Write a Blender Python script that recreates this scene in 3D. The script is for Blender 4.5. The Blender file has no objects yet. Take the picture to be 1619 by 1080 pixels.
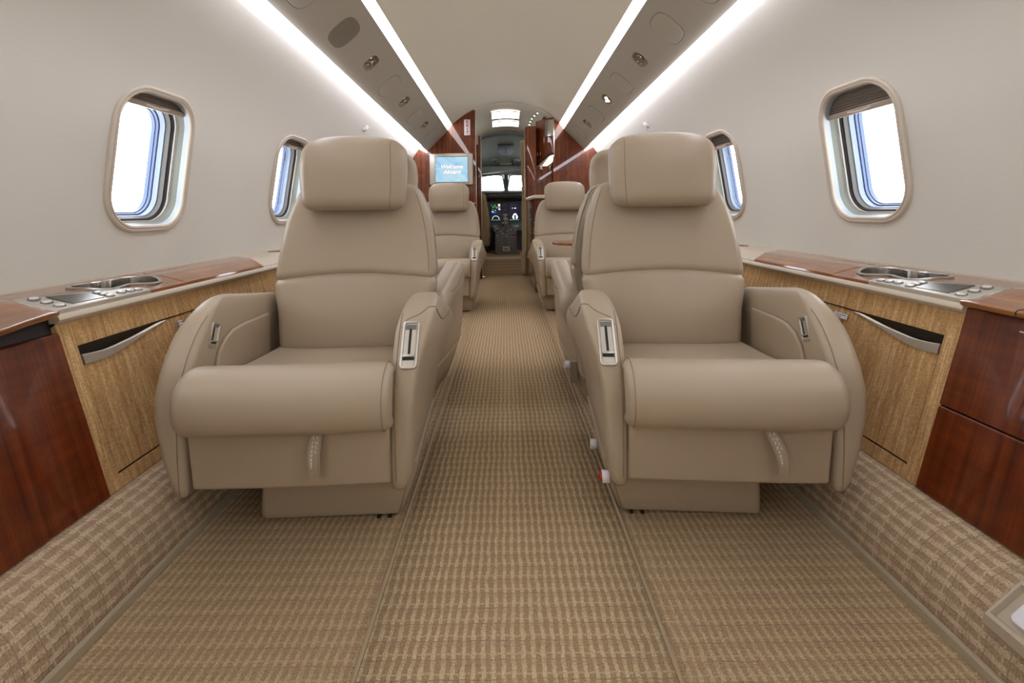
import bpy, bmesh, math, random
from mathutils import Vector, Matrix
from mathutils.bvhtree import BVHTree
random.seed(7)
S = bpy.context.scene
COL = S.collection
PI = math.pi

# ------------------------------------------------------------------ colour / node helpers
def lin(h):
    h = h.lstrip('#')
    out = []
    for i in (0, 2, 4):
        c = int(h[i:i+2], 16) / 255.0
        out.append(c / 12.92 if c <= 0.04045 else ((c + 0.055) / 1.055) ** 2.4)
    return (out[0], out[1], out[2], 1.0)

class NT:
    def __init__(self, name):
        self.m = bpy.data.materials.new(name)
        self.m.use_nodes = True
        self.t = self.m.node_tree
        self.t.nodes.clear()
        self.out = self.t.nodes.new('ShaderNodeOutputMaterial')
    def n(self, typ, **kw):
        nd = self.t.nodes.new(typ)
        for k, v in kw.items():
            setattr(nd, k, v)
        return nd
    def l(self, a, b):
        self.t.links.new(a, b)
    def put(self, sock, v):
        if hasattr(v, 'default_value') and hasattr(v, 'is_output'):
            self.l(v, sock)
        else:
            sock.default_value = v
    def math(self, op, a, b=None, c=None, clamp=False):
        nd = self.n('ShaderNodeMath', operation=op)
        nd.use_clamp = clamp
        self.put(nd.inputs[0], a)
        if b is not None: self.put(nd.inputs[1], b)
        if c is not None: self.put(nd.inputs[2], c)
        return nd.outputs[0]
    def mix(self, f, a, b, blend='MIX'):
        nd = self.n('ShaderNodeMix', data_type='RGBA', blend_type=blend)
        self.put(nd.inputs[0], f)
        self.put(nd.inputs[6], a)
        self.put(nd.inputs[7], b)
        return nd.outputs[2]
    def coord(self, kind='Object'):
        return self.n('ShaderNodeTexCoord').outputs[kind]
    def mapping(self, v, scale=(1, 1, 1), loc=(0, 0, 0), rot=(0, 0, 0)):
        nd = self.n('ShaderNodeMapping')
        self.l(v, nd.inputs[0])
        nd.inputs['Location'].default_value = loc
        nd.inputs['Rotation'].default_value = rot
        nd.inputs['Scale'].default_value = scale
        return nd.outputs[0]
    def noise(self, v, scale, detail=2.0, rough=0.5, dist=0.0):
        nd = self.n('ShaderNodeTexNoise')
        self.l(v, nd.inputs['Vector'])
        nd.inputs['Scale'].default_value = scale
        nd.inputs['Detail'].default_value = detail
        nd.inputs['Roughness'].default_value = rough
        nd.inputs['Distortion'].default_value = dist
        return nd.outputs['Fac']
    def ramp(self, f, stops):
        nd = self.n('ShaderNodeValToRGB')
        self.l(f, nd.inputs[0])
        el = nd.color_ramp.elements
        while len(el) < len(stops): el.new(0.5)
        for e, (p, c) in zip(el, stops):
            e.position = p; e.color = c
        return nd.outputs[0]
    def bump(self, h, strength, dist):
        nd = self.n('ShaderNodeBump')
        self.l(h, nd.inputs['Height'])
        nd.inputs['Strength'].default_value = strength
        nd.inputs['Distance'].default_value = dist
        return nd.outputs[0]
    def principled(self, color, rough=0.5, metal=0.0, spec=0.5, coat=0.0, coat_rough=0.03, bump=None, emis=None, estr=0.0):
        p = self.n('ShaderNodeBsdfPrincipled')
        self.put(p.inputs['Base Color'], color)
        self.put(p.inputs['Roughness'], rough)
        p.inputs['Metallic'].default_value = metal
        p.inputs['Specular IOR Level'].default_value = spec
        p.inputs['Coat Weight'].default_value = coat
        p.inputs['Coat Roughness'].default_value = coat_rough
        if bump is not None: self.l(bump, p.inputs['Normal'])
        if emis is not None:
            self.put(p.inputs['Emission Color'], emis)
            p.inputs['Emission Strength'].default_value = estr
        self.l(p.outputs[0], self.out.inputs[0])
        return self.m

M = {}
def simple(name, hexc, rough=0.5, metal=0.0, spec=0.5, coat=0.0):
    t = NT(name)
    v = t.coord()
    n = t.noise(v, 90.0, 2.0)
    c = lin(hexc)
    d = tuple(x * 0.93 for x in c[:3]) + (1.0,)
    M[name] = t.principled(t.mix(n, d, c), rough, metal, spec, coat)
def emit(name, hexc, strength):
    t = NT(name)
    e = t.n('ShaderNodeEmission')
    e.inputs[0].default_value = lin(hexc); e.inputs[1].default_value = strength
    t.l(e.outputs[0], t.out.inputs[0])
    M[name] = t.m

def leather(name, hexc, rough=0.42):
    t = NT(name)
    v = t.coord()
    big = t.noise(v, 5.0, 2.0)
    fine = t.n('ShaderNodeTexVoronoi'); t.l(v, fine.inputs['Vector']); fine.inputs['Scale'].default_value = 900
    wr = t.noise(t.mapping(v, (1, 1, .35)), 22.0, 3.0, 0.55, 0.6)
    c = lin(hexc)
    d = tuple(x * 0.93 for x in c[:3]) + (1.0,)
    h = t.math('ADD', t.math('MULTIPLY', fine.outputs['Distance'], 0.10), t.math('MULTIPLY', wr, 0.9))
    M[name] = t.principled(t.mix(big, d, c), rough, spec=0.42, bump=t.bump(h, 0.16, 0.004))
leather('leather', '#ab9a83')
leather('leather_far', '#ab9a83')
leather('leather_shell', '#958671', 0.5)

def wallmat(name, hexc, amp=0.10):
    t = NT(name)
    v = t.coord()
    n1 = t.noise(t.mapping(v, (1, .45, 1.4)), 75.0, 4.0, 0.6)
    n2 = t.noise(v, 3.0, 2.0)
    c = lin(hexc)
    d = tuple(x * 0.965 for x in c[:3]) + (1.0,)
    M[name] = t.principled(t.mix(n2, d, c), 0.62, spec=0.25, bump=t.bump(n1, amp, 0.004))
wallmat('wall_vinyl', '#cfcbc0')
wallmat('ceiling_vinyl', '#d9d3c3', 0.05)
wallmat('valance_vinyl', '#a9a294', 0.02)
wallmat('grey_cockpit', '#959a96', 0.05)

def wood(name, axis, dark, mid, light, coat=1.0, scale=1.0, fine=26.0):
    """glossy ribbon-figured mahogany; axis = direction of the grain"""
    t = NT(name)
    v = t.coord()
    lo, hi = 1.2, fine
    s = {'x': (lo, hi, hi), 'y': (hi, lo, hi), 'z': (hi, hi, lo), 'panel': (lo, hi, lo)}[axis]
    s = tuple(k * scale for k in s)
    a = t.noise(t.mapping(v, s), 1.0, 5.0, 0.6, 0.35)
    s2 = tuple(k * 4.2 if k > 5 * scale else k * 3.0 for k in s)
    b = t.noise(t.mapping(v, s2), 1.0, 3.0, 0.6)
    s3 = tuple(k * .28 if k > 5 * scale else k * 10 for k in s)
    if axis == 'panel': s3 = (1.0, 12.0, 48.0)
    fig = t.noise(t.mapping(v, s3), 1.0, 2.0, 0.5, 0.4)
    f = t.math('ADD', t.math('MULTIPLY', a, 0.52), t.math('ADD', t.math('MULTIPLY', b, 0.22), t.math('MULTIPLY', fig, 0.26)))
    col = t.ramp(f, [(0.36, lin(dark)), (0.50, lin(mid)), (0.64, lin(light))])
    M[name] = t.principled(col, 0.4, spec=0.2, coat=coat, coat_rough=0.02)
wood('mahogany', 'panel', '#431705', '#5c2409', '#743311', fine=70.0)
wood('mahogany_bulkhead', 'z', '#431a07', '#662d0d', '#874a1a', fine=45.0)
wood('mahogany_top', 'y', '#6a3a1c', '#85502a', '#9e6a3c', fine=40.0)

def fabric(name):
    t = NT(name)
    v = t.coord()
    a = t.noise(t.mapping(v, (6, 330, 16)), 1.0, 3.0, 0.65)
    b = t.noise(t.mapping(v, (20, 120, 300)), 1.0, 2.0, 0.6)
    g = t.noise(t.mapping(v, (2, 70, 3)), 1.0, 2.0, 0.5)
    f = t.math('ADD', t.math('MULTIPLY', a, 0.5), t.math('ADD', t.math('MULTIPLY', b, 0.25), t.math('MULTIPLY', g, 0.25)))
    col = t.ramp(f, [(0.34, lin('#86643a')), (0.5, lin('#b38d5e')), (0.66, lin('#dcba8b'))])
    M[name] = t.principled(col, 0.75, spec=0.2, bump=t.bump(f, 0.55, 0.004))
fabric('woven_fabric')

def carpet(name, amp=1.0, px=0.0154, py=0.032, base='#b49772', light='#f2dcb4', grey='#7b736a'):
    """cut-and-loop pile: pale dashes in columns, thin grey and pale cross threads"""
    t = NT(name)
    uv = t.coord('UV')
    wob = t.noise(t.mapping(uv, (55, 55, 55)), 1.0, 2.0)
    wob2 = t.noise(t.mapping(uv, (14, 14, 14), (3.1, 7.7, 0)), 1.0, 1.0)
    sx = t.n('ShaderNodeSeparateXYZ'); t.l(uv, sx.inputs[0])
    u = t.math('ADD', sx.outputs[0], t.math('MULTIPLY', t.math('SUBTRACT', wob2, 0.5), 0.010))
    u = t.math('ADD', u, t.math('MULTIPLY', t.math('SUBTRACT', wob, 0.5), 0.006))
    w = t.math('ADD', sx.outputs[1], t.math('MULTIPLY', t.math('SUBTRACT', wob, 0.5), 0.008))
    fu = t.math('FRACT', t.math('DIVIDE', u, px))
    fw = t.math('FRACT', t.math('DIVIDE', w, py))
    def band(f, c, half, soft):
        d = t.math('ABSOLUTE', t.math('SUBTRACT', f, c))
        nd = t.n('ShaderNodeMapRange', interpolation_type='SMOOTHSTEP')
        t.l(d, nd.inputs[0])
        nd.inputs[1].default_value = half; nd.inputs[2].default_value = half + soft
        nd.inputs[3].default_value = 1.0; nd.inputs[4].default_value = 0.0
        return nd.outputs[0]
    fine = t.noise(t.mapping(uv, (1, 1, 1)), 520.0, 2.0, 0.7)
    patch = t.noise(t.mapping(uv, (9, 5, 1)), 1.0, 2.0)
    colb = band(fu, 0.5, 0.18, 0.10)
    dash = t.math('SUBTRACT', 1.0, t.math('MULTIPLY', t.math('ADD', band(fw, 0.88, 0.04, 0.06), band(fw, 0.03, 0.02, 0.05)), 0.45), clamp=True)
    lite = t.math('MULTIPLY', colb, dash)
    lite = t.math('MULTIPLY', lite, t.math('ADD', 0.35, t.math('MULTIPLY', fine, 1.1)), clamp=True)
    lite = t.math('MAXIMUM', lite, t.math('MULTIPLY', band(fw, 0.33, 0.02, 0.06), 0.55))
    g1 = t.math('MULTIPLY', band(fw, 0.02, 0.012, 0.04), 0.75)
    g2 = t.math('MULTIPLY', band(fw, 0.74, 0.012, 0.035), 0.5)
    gr = t.math('MULTIPLY', t.math('ADD', g1, g2), t.math('MULTIPLY', patch, 1.5), clamp=True)
    c0 = t.mix(t.math('MULTIPLY', lite, 0.85 * amp, clamp=True), lin(base), lin(light))
    c1 = t.mix(t.math('MULTIPLY', gr, 0.85), c0, lin(grey))
    f2 = t.noise(t.mapping(uv, (1, 1, 1)), 900.0, 1.0, 0.7)
    c2 = t.mix(t.math('MULTIPLY', t.math('SUBTRACT', 0.62, f2), 1.5, clamp=True), c1, lin('#7a6349'))
    sp = t.noise(t.mapping(uv, (1, 1, 1)), 330.0, 3.0, 0.75)
    c2 = t.mix(1.0, c2, t.ramp(sp, [(0.30, (.50, .48, .46, 1)), (0.5, (.98, .98, .98, 1)), (0.72, (1.30, 1.30, 1.30, 1))]), 'MULTIPLY')
    h = t.math('ADD', t.math('MULTIPLY', fine, 0.7), t.math('MULTIPLY', lite, 0.6))
    M[name] = t.principled(c2, 0.95, spec=0.08, bump=t.bump(h, 0.8, 0.004))
carpet('carpet_runner', 1.0)
carpet('carpet_side', 0.8, base='#b29672', light='#e6cfa8')
carpet('carpet_step', 0.95, px=0.021, py=0.034, base='#b2977a', light='#eed8b5')

simple('satin_silver', '#c9c4ba', 0.32, 0.9)
simple('panel_silver', '#c8c1b3', 0.38, 0.55)
simple('brushed_steel', '#b9b5ae', 0.25, 1.0)
simple('chrome', '#d5d3d0', 0.12, 1.0)
simple('beige_trim', '#b3a590', 0.45)
simple('ledge_beige', '#bfb19b', 0.5)
simple('runner_edge', '#a08c6e', 0.8)
simple('step_rail', '#a8997f', 0.5)
simple('lamp_cup', '#9d9280', 0.5)
simple('frame_beige', '#c3b7a6', 0.4)
simple('stitching', '#857560', 0.7)
simple('vent_grey', '#9b9d90', 0.5)
simple('slot_grey', '#8a8783', 0.5)
simple('pale_blue_screen', '#b4c2d6', 0.3)
simple('black_plastic', '#101012', 0.4)
simple('black_gap', '#0b0a09', 0.8)
simple('dark_slot', '#08080a', 0.5)
simple('dark_screen', '#3c3a34', 0.25)
simple('button_silver', '#d8d4cc', 0.3, 0.4)
simple('red_plastic', '#b3141b', 0.35)
simple('white_plastic', '#e2dde2', 0.4)
simple('maroon_mark', '#6d1838', 0.5)
simple('thread_white', '#efeef2', 0.6)
simple('grey_plastic', '#6c6a68', 0.5)
simple('panel_grey', '#6a696a', 0.55)
simple('dark_grey', '#46474a', 0.55)
simple('steel_blue', '#5d6a72', 0.5)
simple('curtain_cloth', '#b39e78', 0.85)
simple('counter_cream', '#cfc2ab', 0.3)
simple('sleeve_pale', '#9aa4b6', 0.35)
simple('sleeve_olive', '#74776c', 0.5)
simple('sleeve_cream', '#a09b93', 0.4)
simple('sleeve_grey', '#55524d', 0.5)
simple('sleeve_sky', '#8796ae', 0.3)
simple('sleeve_blue', '#3c5079', 0.3)
simple('blind_pleat', '#83776e', 0.8)
simple('blind_rail', '#9a8a79', 0.5)
simple('speaker_cloth', '#7c7264', 0.9)
simple('exit_red', '#a51325', 0.5)
simple('sign_white', '#e6dfe2', 0.4)
simple('text_grey', '#6b6b70', 0.5)
simple('wood_line', '#1c0a05', 0.5)
emit('strip_lower', '#f0f0ff', 6.0)
emit('strip_upper', '#fdfcff', 5.0)
emit('ceiling_panel_glow', '#fffdf6', 2.5)
emit('lamp_glow', '#fff6ea', 14.0)
emit('sconce_glow', '#fff4e0', 3.0)
emit('indicator_glow', '#ff9d6a', 1.6)
emit('screen_green', '#58d060', 1.2)
emit('screen_white', '#e8e6ff', 1.3)
emit('screen_yellow', '#d8c060', 1.0)
emit('screen_blue', '#5060e0', 1.2)
emit('text_pink', '#c8505f', .5)
emit('text_white_glow', '#ffffff', .8)

def screen_sky():
    t = NT('screen_sky')
    v = t.coord()
    n = t.noise(t.mapping(v, (5, 5, 9), rot=(0, .7, 0)), 1.0, 5.0, 0.6, 0.8)
    s = t.n('ShaderNodeSeparateXYZ'); t.l(v, s.inputs[0])
    g = t.math('MULTIPLY', t.math('SUBTRACT', 1.24, s.outputs[2]), 1.8, clamp=True)
    f = t.math('ADD', t.math('MULTIPLY', n, 0.75), t.math('MULTIPLY', g, 0.45))
    col = t.ramp(f, [(0.38, lin('#3f90ea')), (0.62, lin('#76c0f6')), (0.9, lin('#cdeffc'))])
    e = t.n('ShaderNodeEmission'); t.l(col, e.inputs[0]); e.inputs[1].default_value = .52
    t.l(e.outputs[0], t.out.inputs[0]); M['screen_sky'] = t.m
screen_sky()
def screen_dark():
    t = NT('screen_dark')
    M['screen_dark'] = t.principled(lin('#0c0c1c'), 0.15, emis=lin('#15152a'), estr=0.5)
screen_dark()
def glass():
    t = NT('pane_glass')
    tr = t.n('ShaderNodeBsdfTransparent'); tr.inputs[0].default_value = (.97, .985, 1, 1)
    gl = t.n('ShaderNodeBsdfGlossy'); gl.inputs['Roughness'].default_value = 0.02
    fr = t.n('ShaderNodeFresnel'); fr.inputs[0].default_value = 1.08
    mx = t.n('ShaderNodeMixShader')
    t.l(fr.outputs[0], mx.inputs[0]); t.l(tr.outputs[0], mx.inputs[1]); t.l(gl.outputs[0], mx.inputs[2])
    t.l(mx.outputs[0], t.out.inputs[0]); M['pane_glass'] = t.m
glass()

# ------------------------------------------------------------------ object helpers
def mk(name, V, F, mat, parent=None, smooth=True, sharp=40.0, uv=None, recalc=True):
    me = bpy.data.meshes.new(name)
    me.from_pydata([tuple(v) for v in V], [], F)
    if uv is not None:
        lay = me.uv_layers.new(name='UVMap')
        for li, lp in enumerate(me.loops):
            lay.data[li].uv = uv[lp.vertex_index]
    if recalc:
        bm = bmesh.new(); bm.from_mesh(me)
        bmesh.ops.recalc_face_normals(bm, faces=bm.faces)
        bm.to_mesh(me); bm.free()
    if smooth:
        me.polygons.foreach_set('use_smooth', [True] * len(me.polygons))
        if sharp: me.set_sharp_from_angle(angle=math.radians(sharp))
    me.materials.append(M[mat] if isinstance(mat, str) else mat)
    me.update()
    o = bpy.data.objects.new(name, me)
    COL.objects.link(o)
    if parent is not None: o.parent = parent
    return o
def tag(o, label, cat, group=None, kind=None):
    o['label'] = label; o['category'] = cat
    if group: o['group'] = group
    if kind: o['kind'] = kind
    return o
def thing(name, label, cat, loc=(0, 0, 0), group=None):
    o = bpy.data.objects.new(name, None); COL.objects.link(o)
    o.empty_display_size = 0.1
    o.location = loc
    return tag(o, label, cat, group)
def struct(o, label=None, cat=None):
    o['kind'] = 'structure'
    if label: o['label'] = label
    if cat: o['category'] = cat
    return o

class G:
    """collects geometry into one mesh"""
    def __init__(self): self.V = []; self.F = []
    def add(self, V, F):
        b = len(self.V)
        self.V += [Vector(v) for v in V]
        self.F += [tuple(i + b for i in f) for f in F]
        return self
    def build(self, name, mat, parent=None, **kw):
        return mk(name, self.V, self.F, mat, parent, **kw)

def loft(rings, closed=True, cap=(True, True), loop=False):
    n = len(rings[0]); V = [p for r in rings for p in r]; F = []
    m = len(rings)
    for i in range(m if loop else m - 1):
        j = (i + 1) % m
        for k in range(n if closed else n - 1):
            q = (k + 1) % n
            F.append((i*n + k, i*n + q, j*n + q, j*n + k))
    if closed and not loop:
        if cap[0]: F.append(tuple(range(n))[::-1])
        if cap[1]: F.append(tuple((m-1)*n + k for k in range(n)))
    return V, F
def box(x0, x1, y0, y1, z0, z1):
    V = [(x0,y0,z0),(x1,y0,z0),(x1,y1,z0),(x0,y1,z0),(x0,y0,z1),(x1,y0,z1),(x1,y1,z1),(x0,y1,z1)]
    F = [(0,3,2,1),(4,5,6,7),(0,1,5,4),(1,2,6,5),(2,3,7,6),(3,0,4,7)]
    return V, F
def rbox(c, h, r, n=10, fn=None):
    """rounded box: centre c, half sizes h, edge radius r; fn deforms every point (local -> local)"""
    V = []; F = []; idx = {}
    h = Vector(h); inner = Vector([max(a - r, 0.0) for a in h])
    def vid(p):
        k = (round(p[0], 6), round(p[1], 6), round(p[2], 6))
        if k not in idx:
            idx[k] = len(V)
            q = Vector([max(-a, min(a, b)) for a, b in zip(inner, p)])
            d = Vector(p) - q
            s = q + d.normalized() * r if d.length > 1e-9 else Vector(p)
            if fn: s = Vector(fn(s))
            V.append(s + Vector(c))
        return idx[k]
    def ticks(a):
        e = [a - r * (1 - math.cos(t * PI / 2 / 4)) if False else a - r + r * math.tan(t / 4 * PI / 4) for t in range(5)]
        core = [-(a - r) + 2 * (a - r) * i / n for i in range(n + 1)]
        return [-x for x in e[::-1]][:-1] + core + e[1:]
    T = [ticks(a) for a in h]
    for ax in range(3):
        a, b = (ax + 1) % 3, (ax + 2) % 3
        for sg in (-1, 1):
            for i in range(len(T[a]) - 1):
                for j in range(len(T[b]) - 1):
                    q = []
                    for (ii, jj) in ((i, j), (i+1, j), (i+1, j+1), (i, j+1)):
                        p = [0, 0, 0]; p[ax] = sg * h[ax]; p[a] = T[a][ii]; p[b] = T[b][jj]
                        q.append(vid(p))
                    if sg < 0: q = q[::-1]
                    if len(set(q)) >= 3: F.append(tuple(dict.fromkeys(q)))
    return V, F
def frame(o, ex, ey):
    ex = Vector(ex).normalized(); ey = Vector(ey); ey = (ey - ex * ey.dot(ex)).normalized()
    ez = ex.cross(ey)
    m = Matrix((ex, ey, ez)).transposed().to_4x4()
    m.translation = Vector(o)
    return m
def xf(m, VF):
    return [m @ Vector(v) for v in VF[0]], VF[1]
def rrect(w, h, r, k=6):
    pts = []
    for (cx, cy, a0) in ((w/2-r, h/2-r, 0), (-w/2+r, h/2-r, 90), (-w/2+r, -h/2+r, 180), (w/2-r, -h/2+r, 270)):
        for i in range(k + 1):
            a = math.radians(a0 + 90 * i / k)
            pts.append((cx + r * math.cos(a), cy + r * math.sin(a)))
    return pts
def superell(w, h, e=2.6, n=40):
    out = []
    for i in range(n):
        a = 2 * PI * i / n
        c, s = math.cos(a), math.sin(a)
        out.append((w/2 * math.copysign(abs(c) ** (2/e), c), h/2 * math.copysign(abs(s) ** (2/e), s)))
    return out
def inset(pts, d):
    n = len(pts); out = []
    area = sum(pts[i][0]*pts[(i+1)%n][1] - pts[(i+1)%n][0]*pts[i][1] for i in range(n))
    sg = 1 if area > 0 else -1
    for i in range(n):
        p0, p1, p2 = pts[i-1], pts[i], pts[(i+1) % n]
        t = Vector((p2[0]-p0[0], p2[1]-p0[1]))
        if t.length < 1e-9: out.append(p1); continue
        t.normalize()
        out.append((p1[0] - t.y * d * sg, p1[1] + t.x * d * sg))
    return out
def slab(pts, z0, z1, bev=0.0, k=4):
    """2-D outline extruded from z0 to z1 with a rounded rim at both ends"""
    rings = []
    if bev > 0:
        for i in range(k + 1):
            a = PI / 2 * i / k
            rings.append([(p[0], p[1], z0 + bev * (1 - math.sin(a))) for p in inset(pts, bev * (1 - math.cos(a)) if True else 0)][:])
        rings = rings[::-1] if False else rings
        lo = []
        for i in range(k + 1):
            a = PI / 2 * i / k
            lo.append([(p[0], p[1], z0 + bev * (1 - math.cos(a))) for p in inset(pts, bev * (1 - math.sin(a)))])
        hi = []
        for i in range(k + 1):
            a = PI / 2 * i / k
            hi.append([(p[0], p[1], z1 - bev * (1 - math.sin(a))) for p in inset(pts, bev * (1 - math.cos(a)))])
        rings = lo + hi
    else:
        rings = [[(p[0], p[1], z0) for p in pts], [(p[0], p[1], z1) for p in pts]]
    return loft(rings)
def hoop(pts, prof):
    """closed section prof [(inset, z)] swept round a closed outline"""
    rings = [[(p[0], p[1], z) for p in inset(pts, d)] for d, z in prof]
    return loft(rings, loop=True)
def tube(path, r, n=6, closed=False):
    P = [Vector(p) for p in path]; rings = []; m = len(P)
    up = None
    for i in range(m):
        if closed: t = (P[(i+1) % m] - P[i-1])
        else: t = P[min(i+1, m-1)] - P[max(i-1, 0)]
        if t.length < 1e-9: t = Vector((0, 0, 1))
        t.normalize()
        if up is None:
            up = Vector((0, 0, 1)) if abs(t.z) < 0.9 else Vector((1, 0, 0))
        a = (up - t * up.dot(t))
        if a.length < 1e-6: a = t.orthogonal()
        a.normalize(); up = a
        b = t.cross(a)
        rr = r[i] if isinstance(r, (list, tuple)) else r
        rings.append([P[i] + (a * math.cos(2*PI*k/n) + b * math.sin(2*PI*k/n)) * rr for k in range(n)])
    return loft(rings, loop=closed)
def lathe(prof, n=24):
    """prof [(r, z)] about the z axis"""
    return loft([[(r*math.cos(2*PI*k/n), r*math.sin(2*PI*k/n), z) for k in range(n)] for r, z in prof])
def text(name, body, size, mat, m, parent=None, shear=0.0, depth=0.0004, spacing=1.0, bold=0.0):
    cu = bpy.data.curves.new(name, 'FONT')
    cu.body = body; cu.size = size; cu.align_x = 'CENTER'; cu.align_y = 'CENTER'
    cu.shear = shear; cu.extrude = depth; cu.space_character = spacing; cu.offset = bold
    tmp = bpy.data.objects.new(name, cu); COL.objects.link(tmp)
    dg = bpy.context.evaluated_depsgraph_get(); dg.update()
    me = bpy.data.meshes.new_from_object(tmp.evaluated_get(dg))
    bpy.data.objects.remove(tmp); bpy.data.curves.remove(cu)
    me.transform(m); me.materials.clear(); me.materials.append(M[mat]); me.name = name
    o = bpy.data.objects.new(name, me); COL.objects.link(o)
    if parent is not None: o.parent = parent
    return o
def sm(a, b, x):
    t = max(0.0, min(1.0, (x - a) / (b - a))); return t*t*(3 - 2*t)
def herm(tab, x):
    """smooth interpolation through a table [(x, y)]"""
    n = len(tab)
    if x <= tab[0][0]: i = 0
    elif x >= tab[-1][0]: i = n - 2
    else: i = max(k for k in range(n - 1) if tab[k][0] <= x)
    x0, y0 = tab[i]; x1, y1 = tab[i+1]
    sl = (y1 - y0) / (x1 - x0)
    m0 = (tab[i+1][1] - tab[i-1][1]) / (tab[i+1][0] - tab[i-1][0]) if i > 0 else sl
    m1 = (tab[i+2][1] - tab[i][1]) / (tab[i+2][0] - tab[i][0]) if i < n - 2 else sl
    h = x1 - x0; t = max(0.0, min(1.0, (x - x0) / h))
    return (2*t**3-3*t*t+1)*y0 + (t**3-2*t*t+t)*h*m0 + (-2*t**3+3*t*t)*y1 + (t**3-t*t)*h*m1

# ------------------------------------------------------------------ cabin sections
Y0, Y1 = -1.6, 4.85            # aft end behind the camera, forward bulkhead
def tt(Y): return (Y - 1.7) / 3.15
def lp(a, b, Y): return a + (b - a) * tt(Y)
WN = [(.40, 1.165), (.50, 1.178), (.65, 1.180), (.80, 1.172), (.95, 1.152), (1.08, 1.122), (1.19, 1.07), (1.29, .985), (1.396, .85)]
WF = [(.40, 1.14), (.515, 1.15), (.65, 1.15), (.80, 1.135), (.95, 1.10), (1.05, 1.06), (1.165, .99), (1.352, .87)]
def wall_top(Y): return lp(1.396, 1.352, Y)
def wall_x(Y, z):
    s = (z - .40) / (wall_top(Y) - .40)
    return lp(herm(WN, .40 + s * .996), herm(WF, .40 + s * .952), Y)
def val_lo(Y): return (lp(.785, .79, Y), lp(1.394, 1.315, Y))
def val_hi(Y): return (.583, lp(1.563, 1.52, Y))
def ceil_st(Y): return (lp(.545, .54, Y), lp(1.588, 1.578, Y))
def crown(Y): return lp(1.82, 1.80, Y)
YS = [Y0 + (Y1 - Y0) * i / 26 for i in range(27)]

WIN_HW, WIN_HH, WIN_R = .159, .212, .100
WIN_Z = .872
WIN_C = [-.34, .618, 1.576, 2.532]  # first two on each wall are out of view, added to let daylight in

def build_wall(side):
    """side wall with the window openings cut as rings of quads"""
    s = -1 if side == 'left' else 1
    V = []; F = []; key = {}
    def vid(Y, z):
        k = (round(Y, 5), round(z, 5))
        if k not in key:
            key[k] = len(V); V.append((s * wall_x(Y, z), Y, z))
        return key[k]
    zs_low = [.40, .47, .54]
    pz0, pz1 = WIN_Z - .30, WIN_Z + .30
    nz, ny = 16, 12
    mid = [pz0 + (pz1 - pz0) * i / nz for i in range(nz + 1)]
    def ztops(Y):
        zt = wall_top(Y); return [pz1 + (zt - pz1) * i / 5 for i in range(6)]
    ys = set()
    pats = []
    for c in WIN_C:
        a, b = c - .25, c + .25
        pats.append((a, b))
        for i in range(ny + 1): ys.add(round(a + (b - a) * i / ny, 5))
    for i in range(40):
        y = Y0 + (Y1 - Y0) * i / 39
        if not any(a - .03 < y < b + .03 for a, b in pats): ys.add(round(y, 5))
    ys = sorted(ys)
    for i in range(len(ys) - 1):
        ya, yb = ys[i], ys[i+1]
        inp = any(a - 1e-4 <= ya and yb <= b + 1e-4 for a, b in pats)
        col = zs_low + mid
        for j in range(len(col) - 1):
            if inp and col[j] >= pz0 - 1e-6: continue
            F.append((vid(ya, col[j]), vid(yb, col[j]), vid(yb, col[j+1]), vid(ya, col[j+1])))
        ta, tb = ztops(ya), ztops(yb)
        for j in range(5):
            F.append((vid(ya, ta[j]), vid(yb, tb[j]), vid(yb, tb[j+1]), vid(ya, ta[j+1])))
    for c, (a, b) in zip(WIN_C, pats):
        Yv = [round(a + (b - a) * i / ny, 5) for i in range(ny + 1)]
        per = [(y, pz0) for y in Yv] + [(Yv[-1], z) for z in mid[1:]] + [(y, pz1) for y in Yv[-2::-1]] + [(Yv[0], z) for z in mid[-2:0:-1]]
        rings = []
        for p in per:
            dx, dz = (p[0] - c) / .25, (p[1] - WIN_Z) / .30
            m = max(abs(dx), abs(dz))
            ux, uz = dx / m, dz / m
            # matching point on the rounded opening, found along the ray from the centre
            px, pz = ux * WIN_HW, uz * WIN_HH
            qx = max(-(WIN_HW - WIN_R), min(WIN_HW - WIN_R, px)); qz = max(-(WIN_HH - WIN_R), min(WIN_HH - WIN_R, pz))
            d = Vector((px - qx, pz - qz))
            if d.length > WIN_R: d = d.normalized() * WIN_R
            rings.append((c + qx + d.x, WIN_Z + qz + d.y))
        n = len(per)
        for st in range(4):
            f0, f1 = st / 4, (st + 1) / 4
            for i in range(n):
                q = (i + 1) % n
                pt = lambda k, f: (per[k][0] + (rings[k][0] - per[k][0]) * f, per[k][1] + (rings[k][1] - per[k][1]) * f)
                F.append(tuple(vid(*pt(k, f)) for k, f in ((i, f0), (q, f0), (q, f1), (i, f1))))
    o = mk('wall_' + side, V, F, 'wall_vinyl', smooth=True, sharp=None)
    struct(o, 'pale textured cabin sidewall on the %s with rounded windows' % side, 'wall')
build_wall('left'); build_wall('right')

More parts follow.
